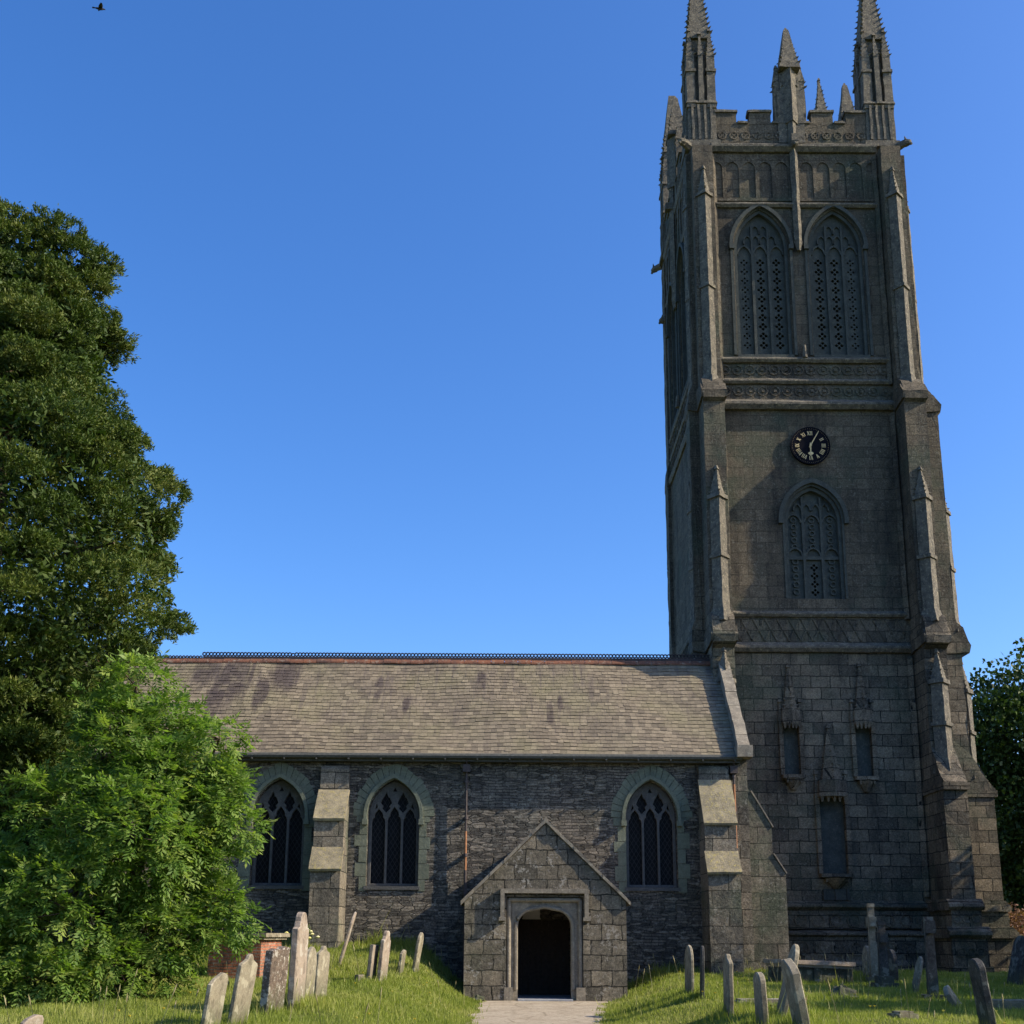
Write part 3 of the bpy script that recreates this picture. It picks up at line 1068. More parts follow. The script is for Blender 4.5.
def gargoyle(x, y, z, ang, L=.6):
    mb = MB()
    c, s_ = math.cos(ang), math.sin(ang)
    def T(px, py, pz): return (x + c * px - s_ * py, y + s_ * px + c * py, z + pz)
    mb.tube([(0, 0, 0), (L * .5, 0, .02), (L * .72, 0, .0), (L, 0, -.04)], [.17, .14, .15, .09], 7, 0, T)
    for s2 in (-1, 1):
        mb.tube([(L * .72, s2 * .08, .1), (L * .7, s2 * .13, .22)], [.05, .01], 5, 0, T)
    mb.tube([(L * .95, 0, -.08), (L * 1.08, 0, -.14)], [.07, .04], 6, 0, T)
    mb.build('gargoyle', M['carved'], tower)
for sx, sy, an in ((-1, -1, 225), (1, -1, -45), (1, 1, 45), (-1, 1, 135)):
    gargoyle(TCX + sx * 3.95, TCY + sy * 3.95, 30.98, R(an), .55)
gargoyle(TCX - 3.85, TCY + 3.3, 27.9, R(180), .35)
gargoyle(TCX + 0, TCY - 3.9, 30.95, R(-90), .45)

# ---------------------------------------------------------------- aisle
AY = 34.5
WIN = [(-7.0, .72), (-3.545, .715), (4.215, .705)]
aw = MB()
holes = [arch_open(c, a + .06, 3.12, 5.2, 1.12) for c, a in WIN]
aw.plate([(-16, -.5), (6.62, -.5), (6.62, 6.9), (-16, 6.9)], holes, AY, AY + .55, 0)
# west and east gables, rear wall (close the building)
aw.prism([(AY + .56, -.5), (AY + .56, 6.9), (37.4, 10.5), (40.3, 6.9), (40.3, -.5)], -16, -15.6, 'x', 0)
aw.box(-15.6, 6.85, 46.2, 46.6, -.5, 7)
aw.prism([(40.3, -.5), (40.3, 7.0), (43.3, 10.5), (46.6, 7.0), (46.6, -.5)], -16, -15.61, 'x', 0)
aw.box(-15.6, 6.65, 40.5, 40.9, -.5, 7.0)
aw.build('aisle_wall', M['aisle'], church)
ew = MB()
ew.prism([(AY - .02, -.5), (AY - .02, 7.05), (37.4, 10.7), (40.3, 7.05), (40.3, -.5)], 6.62, 7.15, 'x', 0)
ew.build('gable_end', M['buttress'], church, worn=.01, maxlen=.6)

# roof: every slate its own little slab
rf = MB()
def slates(mb, x0, x1, y0, z0, y1, z1, rows, w, mi=0, thick=.016):
    L = math.hypot(y1 - y0, z1 - z0)
    uy, uz = (y1 - y0) / L, (z1 - z0) / L
    ny, nz = -uz * (1 if y1 > y0 else -1), abs(uy)
    ex = L / rows
    for r_ in range(rows):
        s0 = r_ * ex
        x = x0 - (w / 2 if r_ % 2 else 0)
        drift = random.uniform(-.014, .014)
        while x < x1 - .02:
            ww = w * random.uniform(.86, 1.14)
            a, b = max(x, x0), min(x + ww, x1)
            if b - a > .02:
                lift = random.uniform(-.005, .009)
                sl_ = random.uniform(-.016, .014) + drift - (random.uniform(.03, .09) if random.random() < .012 else 0) + .02 * math.sin(x * .8 + r_ * .15)
                q = []
                for (xx, s, h) in ((a + .003, s0 + sl_, .022 + lift), (b - .003, s0 + sl_ + random.uniform(-.006, .006), .022 + lift),
                                   (b - .003, s0 + ex * 1.2, .004), (a + .003, s0 + ex * 1.2, .004)):
                    h += .035 * math.sin(xx * .55 + 1) * math.sin(s * .62) + .018 * math.sin(xx * 1.7 + s)
                    q.append((xx, y0 + uy * s + ny * h, z0 + uz * s + nz * h))
                for (xx, yy, zz) in q[:2]:
                    q.append((xx, yy - ny * thick, zz - nz * thick))
                rv = min(1, max(0, random.gauss(.5, .27)))
                fs = [(0, 1, 2, 3), (4, 5, 1, 0)] if y1 > y0 else [(3, 2, 1, 0), (0, 1, 5, 4)]
                mb.add(q, fs, mi, None, rv)
            x += ww
EZ, EY, RZ, RY = 7.06, 34.22, 10.68, 37.4
slates(rf, -16.1, 6.86, EY, EZ, RY, RZ, 28, .2)
rf.add([(-16.1, EY, EZ - .1), (6.86, EY, EZ - .1), (6.86, RY, RZ - .1), (-16.1, RY, RZ - .1)], [(0, 1, 2, 3)])
rf.add([(-16.1, RY, RZ - .02), (6.86, RY, RZ - .02), (6.86, 40.3, 7.05), (-16.1, 40.3, 7.05)], [(0, 1, 2, 3)])
rf.add([(-16.1, 40.3, 7.05), (6.6, 40.3, 7.05), (6.6, 43.3, 10.5), (-16.1, 43.3, 10.5)], [(0, 1, 2, 3)])
rf.add([(-16.1, 43.3, 10.5), (6.6, 43.3, 10.5), (6.6, 46.6, 7.0), (-16.1, 46.6, 7.0)], [(0, 1, 2, 3)])
roof = rf.build('roof', M['roof'], church)

rc = MB()
x = -16.0
while x < 6.8:
    L = .45
    j = random.uniform(-.012, .012)
    rc.prism([(RY - .13, RZ - .08 + j), (RY - .12, RZ - .03 + j), (RY, RZ + .1 + j), (RY + .16, RZ - .06 + j), (RY + .17, RZ - .13 + j)], x, min(x + L - .012, 6.84), 'x', 1)
    x += L
x = -16.0
while x < 6.78:
    low = -.1 if x < -10.4 else 0.0
    dz = low + (-.02 if abs(x + 7.35) < .08 else 0)
    cz = RZ + .2 + dz
    if low:
        pts = circle(x, RZ + .13, .045, 6)
        for k in range(6):
            bar(rc, pts[k], pts[(k + 1) % 6], .035, RY - .02, RY + .02, 0)
    else:
        pts = circle(x, cz + .04, .062, 6, R(30))
        for k in range(6):
            bar(rc, pts[k], pts[(k + 1) % 6], .036, RY - .02, RY + .02, 0)
        bar(rc, (x, cz - .1), (x, cz - .02), .05, RY - .02, RY + .02, 0)
    x += .115
rc.box(-10.4, 6.8, RY - .022, RY + .022, RZ + .06, RZ + .16, 0)
rc.box(-16, -10.4, RY - .022, RY + .022, RZ + .06, RZ + .1, 0)
rc.build('ridge_crest', [M['crest'], M['ridgemortar']], roof)

gt = MB()
gt.tube([(-16, 34.16, 6.99), (6.95, 34.16, 6.99)], [.085, .085], 8)
gt.box(-16, 6.9, 34.24, 34.5, 6.84, 6.96)
for i in range(24):
    gt.box(-15.6 + i * .97, -15.56 + i * .97, 34.06, 34.3, 6.87, 6.91)
gt.build('gutter', M['gutter'], roof)

cp = MB()
cx0, cx1 = 6.84, 7.2
n = 7
for i in range(n):                            # coping stones up the gable
    f0, f1 = i / n, (i + 1) / n - .004
    def P(f, h): return (34.2 + (37.45 - 34.2) * f - .72 * h, 7.0 + (10.85 - 7.0) * f + .66 * h)
    h = .30 + random.uniform(-.015, .015)
    cp.prism([P(f0, -.05), P(f0, h), P(f1, h), P(f1, -.05)], cx0 + random.uniform(-.01, .01), cx1 + random.uniform(-.01, .01), 'x')
for i in range(n):
    f0, f1 = i / n, (i + 1) / n - .004
    def Q(f, h): return (40.5 - (40.5 - 37.45) * f + .72 * h, 7.0 + (10.85 - 7.0) * f + .66 * h)
    cp.prism([Q(f0, -.05), Q(f0, .3), Q(f1, .3), Q(f1, -.05)], cx0, cx1, 'x')
cp.box(6.78, 7.24, 33.92, 34.55, 6.98, 7.34)
cp.spire(7.02, 37.4, 10.8, 11.35, .2, .14)
cp.spire(7.02, 37.4, 11.35, 11.6, .1, .06, 0, 6)
cp.build('gable_coping', M['granite'], roof, worn=.012)

# windows
def voussoirs(mb, c, a, z0, zs, rise, y0, y1, w=.46):
    o = arch(c, a + w, zs, rise + w * 1.1, 10); i_ = arch(c, a, zs, rise, 10)
    n = len(o) - 1
    for k in range(n):
        ww = random.uniform(.88, 1.04)
        p0, p1, q0, q1 = o[k], o[k + 1], i_[k], i_[k + 1]
        def lerp(p, q, f): return (p[0] + (q[0] - p[0]) * f, p[1] + (q[1] - p[1]) * f)
        P0, P1 = lerp(q0, p0, ww), lerp(q1, p1, ww)
        g = .04
        mb.prism([lerp(P0, P1, g), lerp(P0, P1, 1 - g), lerp(q0, q1, 1 - g), lerp(q0, q1, g)], y0 + random.uniform(-.012, .008), y1, 'y', 0)
    for s_ in (-1, 1):
        z = z0 - .15
        i = 0
        while z < zs - .05:
            h = min(random.uniform(.3, .48), zs - z)
            ww = (.34 if i % 2 else .22) * random.uniform(.9, 1.15)
            xa, xb = c + s_ * a, c + s_ * (a + ww)
            mb.box(min(xa, xb), max(xa, xb), y0 + random.uniform(-.008, .008), y1, z + .008, z + h - .008)
            z += h; i += 1
def church_window(c, a):
    e = MB()
    zs, z0, rise = 5.2, 3.19, 1.05
    # tracery: one slab pierced by three cusped lights and two upper panels
    lw = .2 * a / .715
    lc = .475 * a / .715
    holes = [cusped(c - lc, lw, z0 + .02, 4.98, .42), cusped(c, lw, z0 + .02, 5.0, .46), cusped(c + lc, lw, z0 + .02, 4.98, .42)]
    for s_ in (-1, 1):
        cc = c + s_ * .255
        holes.append([(cc, 5.33), (cc + .12, 5.46), (cc + .09, 5.53), (cc + .165, 5.62), (cc + .1, 5.78), (cc + .055 , 5.8), (cc - .0, 5.95),
                      (cc - .07, 5.82), (cc - .1, 5.78), (cc - .165, 5.62), (cc - .09, 5.53), (cc - .12, 5.46)])
    for s_ in (-1, 1):
        cc = c + s_ * .56 * a / .715
        holes.append([(cc - s_ * .05, 5.5), (cc + s_ * .03, 5.42), (cc - s_ * .01, 5.6)])
    holes.append([(c - .06, 5.98), (c + .06, 5.98), (c, 6.1)])
    tr = MB()
    tr.plate(arch_open(c, a + .055, 3.13, zs, rise + .06, 12), holes, AY + .22, AY + .34, 0, bevel=.012)
    tr.box(c - a - .12, c + a + .12, AY - .05, AY + .3, 3.02, 3.125)
    win = tr.build('window', M['tracery'], church)
    gl = MB()
    gl.plate(arch_open(c, a + .04, 3.16, zs, rise + .04, 12), [], AY + .36, AY + .38, 0)
    gl.build('glazing', M['glass'], win)
    su = MB()
    voussoirs(su, c, a + .065, 3.12, zs, 1.12, AY - .02, AY + .1)
    su.build('surround', M['dress'], win)
    hd = MB()
    hood(hd, c, a + .08, zs, 1.15, .10, AY - .13, AY - .034, None, .12, 0, 12)
    for s_ in (-1, 1):
        hd.box(c + s_ * (a + .13) - .08, c + s_ * (a + .13) + .08, AY - .16, AY - .034, zs - .26, zs - .1)
    hd.build('hood_mould', M['dress'], win)
for c, a in WIN:
    church_window(c, a)

# aisle buttresses
def aisle_buttress(x0, x1, zt, z1, z2, z3, z4):
    mb = MB()
    prof = [(AY + .01, -.5), (33.2, -.5), (33.2, z4), (33.55, z3), (33.55, z2), (34.3, z1 + .25), (34.3, zt - .1), (34.38, zt), (AY + .01, zt)]
    mb.prism(prof, x0, x1, 'x', 0)
    for ya, za, yb, zb in ((33.14, z4 - .03, 33.6, z3 + .03), (33.49, z2 - .03, 34.32, z1 + .27)):
        L = math.hypot(yb - ya, zb - za); ny, nz = -(zb - za) / L * .05, (yb - ya) / L * .05
        mb.prism([(ya, za), (yb, zb), (yb + ny, zb + nz), (ya + ny, za + nz), (ya - .01, za - .04)], x0 - .035, x1 + .035, 'x', 1)
    return mb.build('aisle_buttress', [M['buttress'], M['weather']], church, worn=.014)
aisle_buttress(-5.76, -4.9, 6.7, 5.67, 5.03, 4.16, 3.55)
aisle_buttress(5.66, 6.58, 6.75, 6.03, 4.95, 4.1, 3.52)
aisle_buttress(-12.2, -11.3, 6.7, 5.67, 5.03, 4.16, 3.55)
sb = MB()
sb.prism([(7.15, -.5), (8.36, -.5), (8.36, 3.6), (8.3, 3.66), (8.05, 4.05), (7.99, 4.2), (7.99, 5.02), (7.45, 6.0), (7.15, 6.4)], 35.2, 35.9, 'y', 0)
bar(sb, (8.04, 5.0), (7.4, 6.12), .04, 35.17, 35.93, 1)
bar(sb, (8.39, 3.6), (8.02, 4.2), .04, 35.17, 35.93, 1)
sb.build('end_buttress', [M['buttress'], M['granite']], church)

def pipe(x, z0, z1, zr0, zr1):
    mb = MB()
    mb.tube([(x, 34.36, zr1), (x, 34.36, z1 - .3), (x, 34.2, z1)], [.034, .034, .034], 8)
    if zr0 > z0:
        mb.tube([(x, 34.36, z0), (x, 34.36, zr0)], [.045, .045], 8)
    mb.tube([(x, 34.36, zr0), (x, 34.36, zr1)], [.037, .037], 8, 1)  # one length of the pipe coloured orange
    for z in np.arange(z0 + .4, z1 - .3, 1.1):
        mb.tube([(x, 34.36, z), (x, 34.36, z + .09)], [.06, .06], 8)
        mb.box(x - .08, x + .08, 34.4, 34.5, z + .02, z + .07)
    mb.box(x - .11, x + .11, 34.25, 34.49, z1 - .42, z1 - .2)
    return mb.build('downpipe', [M['iron'], M['pipe_orange']], church)
pipe(-1.36, .3, 6.95, 3.6, 4.75)
pipe(6.72, .5, 6.95, 2.2, 6.2)

# ---------------------------------------------------------------- porch
PY = 31.5
PX0, PX1, PAX, PAZ, PEZ = -1.25, 3.12, .95, 4.72, 2.6
pw = MB()
door_rect = [(-.12, -.3), (1.95, -.3), (1.95, 2.74), (-.12, 2.74)]
pw.plate([(PX0, -.4), (-.12, -.4), (-.12, 2.74), (1.95, 2.74), (1.95, -.4), (PX1, -.4), (PX1, PEZ), (PAX, PAZ), (PX0, PEZ)], [], PY, PY + .5)
pw.box(PX0, PX0 + .45, PY + .5, AY - .001, -.4, PEZ)
pw.box(PX1 - .45, PX1, PY + .5, AY - .001, -.4, PEZ)
porch = pw.build('porch', M['porch'], church)
pr = MB()
dzx = (PAZ - PEZ) / (PAX - PX0)
def gable_slab(mb, y0, y1, ov, t0, t1, mi=0, apex_up=0.0):
    zl = PEZ - ov * dzx; zr = PEZ - ov * (PAZ - PEZ) / (PX1 - PAX)
    mb.prism([(PX0 - ov, zl + t0), (PAX, PAZ + t0), (PAX, PAZ + t1), (PX0 - ov, zl + t1)], y0, y1, 'y', mi)
    mb.prism([(PAX, PAZ + t0), (PX1 + ov, zr + t0), (PX1 + ov, zr + t1), (PAX, PAZ + t1)], y0, y1, 'y', mi)
gable_slab(pr, PY + .06, AY - .005, .1, .01, .09)
pr.build('porch_roof', M['roof'], porch)
pc = MB()
for s_ in (-1, 1):
    xe = PX0 - .12 if s_ < 0 else PX1 + .14
    ze = PEZ - .12
    for i in range(6):
        f0, f1 = i / 6, (i + 1) / 6 - .006
        A = (PAX + (xe - PAX) * f0, PAZ + .02 + (ze - PAZ) * f0); B = (PAX + (xe - PAX) * f1, PAZ + .02 + (ze - PAZ) * f1)
        up = .1 + random.uniform(-.008, .012)
        pc.prism([A, B, (B[0], B[1] + up), (A[0], A[1] + up)], PY - .07 + random.uniform(-.012, .012), PY + .34, 'y')
pc.prism([(PAX - .07, PAZ), (PAX + .07, PAZ), (PAX, PAZ + .2)], PY - .08, PY + .3, 'y')
pc.build('gable_coping', M['granite'], porch, worn=.012, maxlen=.2)
dw = MB()
def four_centred(cx, a, z0, zs, rise, n=7):
    pts = [(cx - a, z0)]
    for i in range(n + 1):
        t = math.pi / 2 * i / n
        pts.append((cx - a + a * .62 * (1 - math.cos(t)) , zs + rise * .88 * math.sin(t)))
    pts.append((cx, zs + rise))
    return pts + [(2 * cx - x, z) for x, z in pts[:-1]][::-1]
dcx = .91
dw.plate([(-.118, -.3), (.91 - .715, -.3)] + four_centred(dcx, .715, -.3, 1.95, .5)[1:-1] + [(dcx + .715, -.3), (1.948, -.3), (1.948, 2.738), (-.118, 2.738)], [], PY + .16, PY + .42)
# roll mouldings round the square frame and the arch
for x in (-.05, 1.88):
    dw.tube([(x, PY + .1, .35), (x, PY + .1, 2.66)], [.06, .06], 8)
    dw.box(x - .12, x + .12, PY - .02, PY + .2, -.3, .36)
dw.tube([(-.05, PY + .1, 2.66), (1.88, PY + .1, 2.66)], [.06, .06], 8)
ac = four_centred(dcx, .77, .3, 1.95, .53)
dw.tube([(p[0], PY + .15, p[1]) for p in ac], [.055] * len(ac), 7)
for sx in (-1, 1):
    dw.prism([(dcx + sx * .87, 2.6), (dcx + sx * .3, 2.6), (dcx + sx * .87, 2.12)], PY + .13, PY + .16, 'y')
doorway = dw.build('doorway', M['granite'], porch)
hm = MB()
hm.box(-.28, 2.1, PY - .13, PY - .002, 2.83, 2.95)
hm.box(-.28, -.17, PY - .13, PY - .002, 2.2, 2.83)
hm.box(1.99, 2.1, PY - .13, PY - .002, 2.2, 2.83)
hm.box(-.32, -.13, PY - .16, PY - .002, 2.1, 2.2)
hm.box(1.95, 2.15, PY - .16, PY - .002, 2.1, 2.2)
hm.build('hood_mould', M['granite'], doorway)
ts = MB()
ts.box(.2, 1.66, PY - .22, PY + .5, -.2, .06)
ts.build('threshold', M['threshold'], porch)
ds = MB()
ds.box(PX0 + .46, PX1 - .46, PY + .51, AY - .01, -.3, .03)
ds.build('porch_floor', M['threshold'], porch)
idr = MB()
for i in range(8):
    idr.box(.12 + i * .2, .12 + i * .2 + .194, AY - .07, AY - .02, .04, 2.15)
idr.box(.1, 1.74, AY - .1, AY - .07, .5, .58); idr.box(.1, 1.74, AY - .1, AY - .07, 1.6, 1.68)
dr = idr.build('door', M['wood'], porch)
hh = MB(); hh.tube([(1.55, AY - .08, 1.1), (1.55, AY - .13, 1.1), (1.55, AY - .13, .95)], [.02, .02, .02], 6); hh.build('handle', M['iron'], dr)

# notice inside the porch
nt = MB()
nt.box(.36, .86, AY - .03, AY - .012, 2.2, 2.62)
nt.box(.34, .88, AY - .04, AY - .03, 2.6, 2.64); nt.box(.34, .88, AY - .04, AY - .03, 2.18, 2.22)
tag(nt.build('notice_board', M['paper']), 'pale notice hanging inside the dark porch above its inner door', 'notice')

# ---------------------------------------------------------------- tower clock
ck = empty('tower_clock', (TCX + .03, 37.98, 18.8), 'round black clock with gold numerals on the tower wall', 'clock')
CX0, CZ0 = TCX + .03, 18.8
fc = MB()
fc.prism(circle(CX0, CZ0, .70, 40), 37.90, 37.999, 'y')
ring_mb(fc, CX0, CZ0, .71, .035, 37.88, 37.9, 0, None, 40)
dt = fc
for i in range(60):
    t = 2 * math.pi * i / 60
    dt.box(CX0 + .645 * math.sin(t) - .0045, CX0 + .645 * math.sin(t) + .0045, 37.89, 37.899, CZ0 + .645 * math.cos(t) - .0045, CZ0 + .645 * math.cos(t) + .0045, 1)
fc.build('dial', [M['clockface'], M['gold']], ck)
NUM = ['XII', 'I', 'II', 'III', 'IIII', 'V', 'VI', 'VII', 'VIII', 'IX', 'X', 'XI']
for h, s in enumerate(NUM):
    mb = MB()
    wd = {'I': .052, 'V': .09, 'X': .095}
    tot = sum(wd[c] for c in s)
    ang = 2 * math.pi * h / 12
    def TN(px, py, pz, ang=ang):
        rr = pz + .47
        return (CX0 + rr * math.sin(ang) + px * math.cos(ang), py, CZ0 + rr * math.cos(ang) - px * math.sin(ang))
    x = -tot / 2
    for c in s:
        w = wd[c]; H = .075
        if c == 'I':
            bar(mb, (x + w / 2, -H), (x + w / 2, H), .021, 37.885, 37.899, 0, TN)
        elif c == 'V':
            bar(mb, (x + .012, H), (x + w / 2, -H), .028, 37.885, 37.899, 0, TN)
            bar(mb, (x + w - .012, H), (x + w / 2, -H), .016, 37.884, 37.899, 0, TN)
        else:
            bar(mb, (x + .012, H), (x + w - .012, -H), .028, 37.885, 37.899, 0, TN)
            bar(mb, (x + w - .012, H), (x + .012, -H), .016, 37.884, 37.899, 0, TN)
        x += w
    mb.build('numeral', M['gold'], ck)
def hand(name, ang, L, w, heart, y):
    mb = MB()
    def TN(px, py, pz):
        return (CX0 + pz * math.sin(ang) + px * math.cos(ang), py, CZ0 + pz * math.cos(ang) - px * math.sin(ang))
    mb.prism([(-w * .8, -.1), (w * .8, -.1), (w, .05), (w * .7, L * .6), (w * .75, L * .75), (.008, L), (-.008, L), (-w * .75, L * .75), (-w * .7, L * .6), (-w, .05)], y, y + .012, 'y', 0, TN)
    if heart:
        mb.prism([(0, L * .58), (.09, L * .72), (.095, L * .8), (.03, L * .93), (0, L * 1.05), (-.03, L * .93), (-.095, L * .8), (-.09, L * .72)], y - .004, y + .014, 'y', 0, TN)
    mb.prism(circle(0, 0, .04, 12), y - .006, y + .016, 'y', 0, TN)
    mb.build(name, M['gold'], ck)
hand('minute_hand', R(30), .62, .022, False, 37.84)
hand('hour_hand', R(181), .40, .026, True, 37.862)

# ---------------------------------------------------------------- headstones
def outline(style, w, h):
    a = w / 2
    if style == 'round':
        zs = h - a * .55
        return [(-a, -.35), (-a, zs)] + [(-a * math.cos(math.pi * i / 10), zs + a * .55 * math.sin(math.pi * i / 10)) for i in range(1, 10)] + [(a, zs), (a, -.35)]
    if style == 'gothic':
        return [(-a, -.35)] + arch(0, a, h - a * 1.1, a * 1.1, 6) + [(a, -.35)]
    if style == 'shoulder':
        return [(-a, -.35), (-a, h * .82), (-a * .72, h * .84), (-a * .62, h * .89)] + arch(0, a * .55, h * .9, h * .1, 4) + [(a * .62, h * .89), (a * .72, h * .84), (a, h * .82), (a, -.35)]
    if style == 'ogee':
        p = [(a, h * .84), (a * .93, h * .87), (a * .6, h * .9), (a * .32, h * .93), (a * .25, h * .97), (a * .1, h)]
        return [(-a, -.35)] + [(-x, z) for x, z in p] + p[::-1] + [(a, -.35)]
    if style == 'slant':
        return [(-a, -.35), (-a, h * .8), (-a * .6, h * .9), (a * .3, h), (a * .8, h * .98), (a, h * .9), (a, -.35)]
    if style == 'broken':
        return [(-a, -.35), (-a, h * .5), (-a * 1.05, h * .62), (-a, h * .93), (-a * .5, h * .97), (0, h * .95), (a * .5, h), (a, h * .98), (a, -.35)]
    return [(-a, -.35), (-a, h), (a, h), (a, -.35)]
STONES = []
HG = 'old headstones standing in the churchyard grass'
def headstone(x, y, h, w, t, style, yaw, lean, mat, label, back=0, group=HG, name='headstone', cat='headstone'):
    mb = MB()
    mb.plate(outline(style, w, h), [], -t / 2, t / 2, 0, None, bevel=min(.014, t * .2))
    STONES.append((x, y))
    o = mb.build(name, M[mat], worn=.006, maxlen=.12)
    o.location = (x, y, ground(x, y))
    o.rotation_euler = (Matrix.Rotation(R(lean), 3, 'Y') @ Matrix.Rotation(R(yaw), 3, 'Z') @ Matrix.Rotation(R(back), 3, 'X')).to_euler()
    tag(o, label, cat, group)
    return o
# left bank (face turned to the sun)
headstone(-5.25, 13.0, .47, .26, .08, 'slant', 60, 4, 'st_pale', 'tip of a pale jagged stone at the bottom edge below the leafy ash')
headstone(-4.14, 16.4, .78, .62, .07, 'slant', 84, 7, 'st_slate', 'grey headstone with a slanting top, nearest the ash at the start of the row')
headstone(-3.98, 17.3, 1.06, .66, .07, 'ogee', 82, 8, 'st_slate', 'leaning grey headstone with a small rounded peak, white lichen and sloping shoulders')
headstone(-3.92, 19.45, 1.08, .72, .14, 'broken', 79, 4, 'st_moss', 'thick brownish headstone spotted with lichen, flat topped, below the brick tomb')
headstone(-3.68, 20.3, 1.60, .66, .12, 'shoulder', 84, 1.5, 'st_pale', 'tallest headstone of the row, narrow and pinkish with a shouldered top')
headstone(-3.64, 21.2, .97, .56, .08, 'gothic', 83, 3, 'st_slate', 'slim pointed headstone just beside the tallest stone of the row')
headstone(-3.62, 22.4, 1.0, .64, .08, 'ogee', 80, 3, 'st_slate', 'smooth grey pointed headstone ending the row, nearest the path')
headstone(-5.70, 32.2, .42, .4, .1, 'flat', 70, 0, 'st_pale', 'tiny square pale stone beside the bunch of flowers')
headstone(-4.25, 29.1, 1.42, .38, .06, 'slant', 92, 15, 'st_pale', 'thin slab leaning strongly over in front of the lit buttress')
headstone(-2.90, 26.5, 1.14, .62, .09, 'shoulder', 82, 5, 'st_pale', 'taller pale headstone of the leaning pair on the bank')
headstone(-3.12, 26.3, .82, .5, .09, 'flat', 82, 5, 'st_pale', 'lower square topped stone of the leaning pair on the bank')
headstone(-3.26, 25.5, .17, .22, .12, 'flat', 60, 0, 'st_pale', 'little footstone stump low in the grass before the leaning pair')
headstone(-2.70, 28.8, .56, .34, .08, 'slant', 80, 8, 'st_slate', 'short narrow stone between the leaning pair and the porch')
headstone(-2.42, 29.8, .97, .45, .08, 'gothic', 82, 9, 'st_slate', 'narrow leaning stone closest to the porch')
# right of the path (the face turned away from the sun is the one seen)
headstone(3.80, 25.1, 1.03, .7, .07, 'gothic', 92, 1, 'st_slate', 'upright grey stone with a pale tip, first to the right of the porch')
headstone(3.84, 23.7, 1.02, .6, .06, 'gothic', 84, 2, 'st_dark', 'very thin dark upright stone beside the pale tipped stone right of the porch')
headstone(3.58, 19.45, .98, .6, .08, 'ogee', 88, 1, 'st_slate', 'scroll edged stone seen edge on, between path and leaning slabs')
headstone(3.62, 17.05, .80, .56, .09, 'round', 88, -2, 'st_slate', 'round topped stone just left of the two crossing slabs')
headstone(4.22, 18.6, 1.20, .6, .08, 'gothic', 86, 15, 'st_slate', 'dark slab leaning over behind the other one, in front of the table tomb')
headstone(3.98, 16.2, .96, .62, .12, 'slant', 88, -9, 'st_slate', 'broad worn slab leaning the other way across the dark leaning slab')
headstone(9.42, 31.1, .90, .5, .12, 'gothic', 88, 2, 'st_slate', 'pointed stone at the left foot of the tall cross')
headstone(9.42, 29.0, .88, .5, .1, 'gothic', 92, -2, 'st_dark', 'rounded dark stone just right of the two crosses')
headstone(8.60, 25.2, .82, .4, .06, 'gothic', 86, 14, 'st_slate', 'slim stone tilting over between the crosses and the tall dark monument')
headstone(6.56, 16.3, .98, .55, .10, 'round', 82, -7, 'st_dark', 'large round topped dark stone leaning back at the bottom edge')
headstone(12.5, 29.3, 1.25, .65, .14, 'round', 90, 15, 'st_dark', 'dark stone leaning over beside the foot of the tower buttress')
headstone(7.80, 20.6, .42, .34, .1, 'slant', 60, -32, 'st_slate', 'small slab fallen half over between the dark monument and the round topped stone')

def cross_monument(x, y, H, wh, yaw, lean, mat, label, steps=0, arm_z=.78):
    e = empty('cross_monument', (x, y, ground(x, y)), label, 'stone cross', 'stone crosses')
    e.rotation_euler = (0, R(lean), R(yaw))
    sh_ = MB()
    b = .0 if not steps else .28
    sh_.spire(0, 0, -.2 if not steps else b, H, .105, .075)
    sh_.box(-.10, .10, -.085, .085, H - .06, H + .04)
    o = sh_.build('shaft', M[mat]); o.parent = e
    ah = MB()
    z = H * arm_z
    ah.box(-wh, wh, -.075, .075, z - .085, z + .085)
    for s_ in (-1, 1):
        ah.box(s_ * wh - .05, s_ * wh + .05, -.09, .09, z - .12, z + .12)
    o = ah.build('cross_arm', M[mat]); o.parent = e
    bs = MB()
    if steps:
        bs.box(-.27, .27, -.27, .27, -.3, .12); bs.box(-.19, .19, -.19, .19, .12, .28)
    else:
        bs.box(-.2, .2, -.2, .2, -.3, .12)
    o = bs.build('base', M[mat]); o.parent = e
cross_monument(9.42, 30.5, 1.95, .2, 84, 0, 'st_slate', 'tall slender stone cross before the tower plinth', 0)
cross_monument(8.78, 27.7, 1.50, .22, 84, 0, 'st_dark', 'shorter stone cross on a stepped base beside the tall cross', 1)  # tree shade put into the darker stone colour of this cross
cross_monument(8.33, 23.3, 1.58, .2, 80, 0, 'st_dark', 'dark shaded stone cross standing upright before the lit tower buttress', 0, .9)

# table tomb on the right
tt = empty('table_tomb', (7.5, 29.6, ground(7.5, 29.6)), 'long flat topped table tomb in front of the tower wall', 'tomb')
tt.rotation_euler = (0, R(2), R(14))
mb = MB(); mb.box(-1.02, 1.02, -.5, .5, .46, .56); mb.box(-.97, .97, -.45, .45, .40, .46)
o = mb.build('tomb_slab', M['st_pale'], worn=.01); o.parent = tt
mb = MB(); mb.box(-.95, .95, -.36, .36, -.3, .38)
for x in (-.9, 0, .9):
    mb.box(x - .08, x + .08, -.40, -.36, -.3, .38)
o = mb.build('tomb_chest', M['st_dark']); o.parent = tt

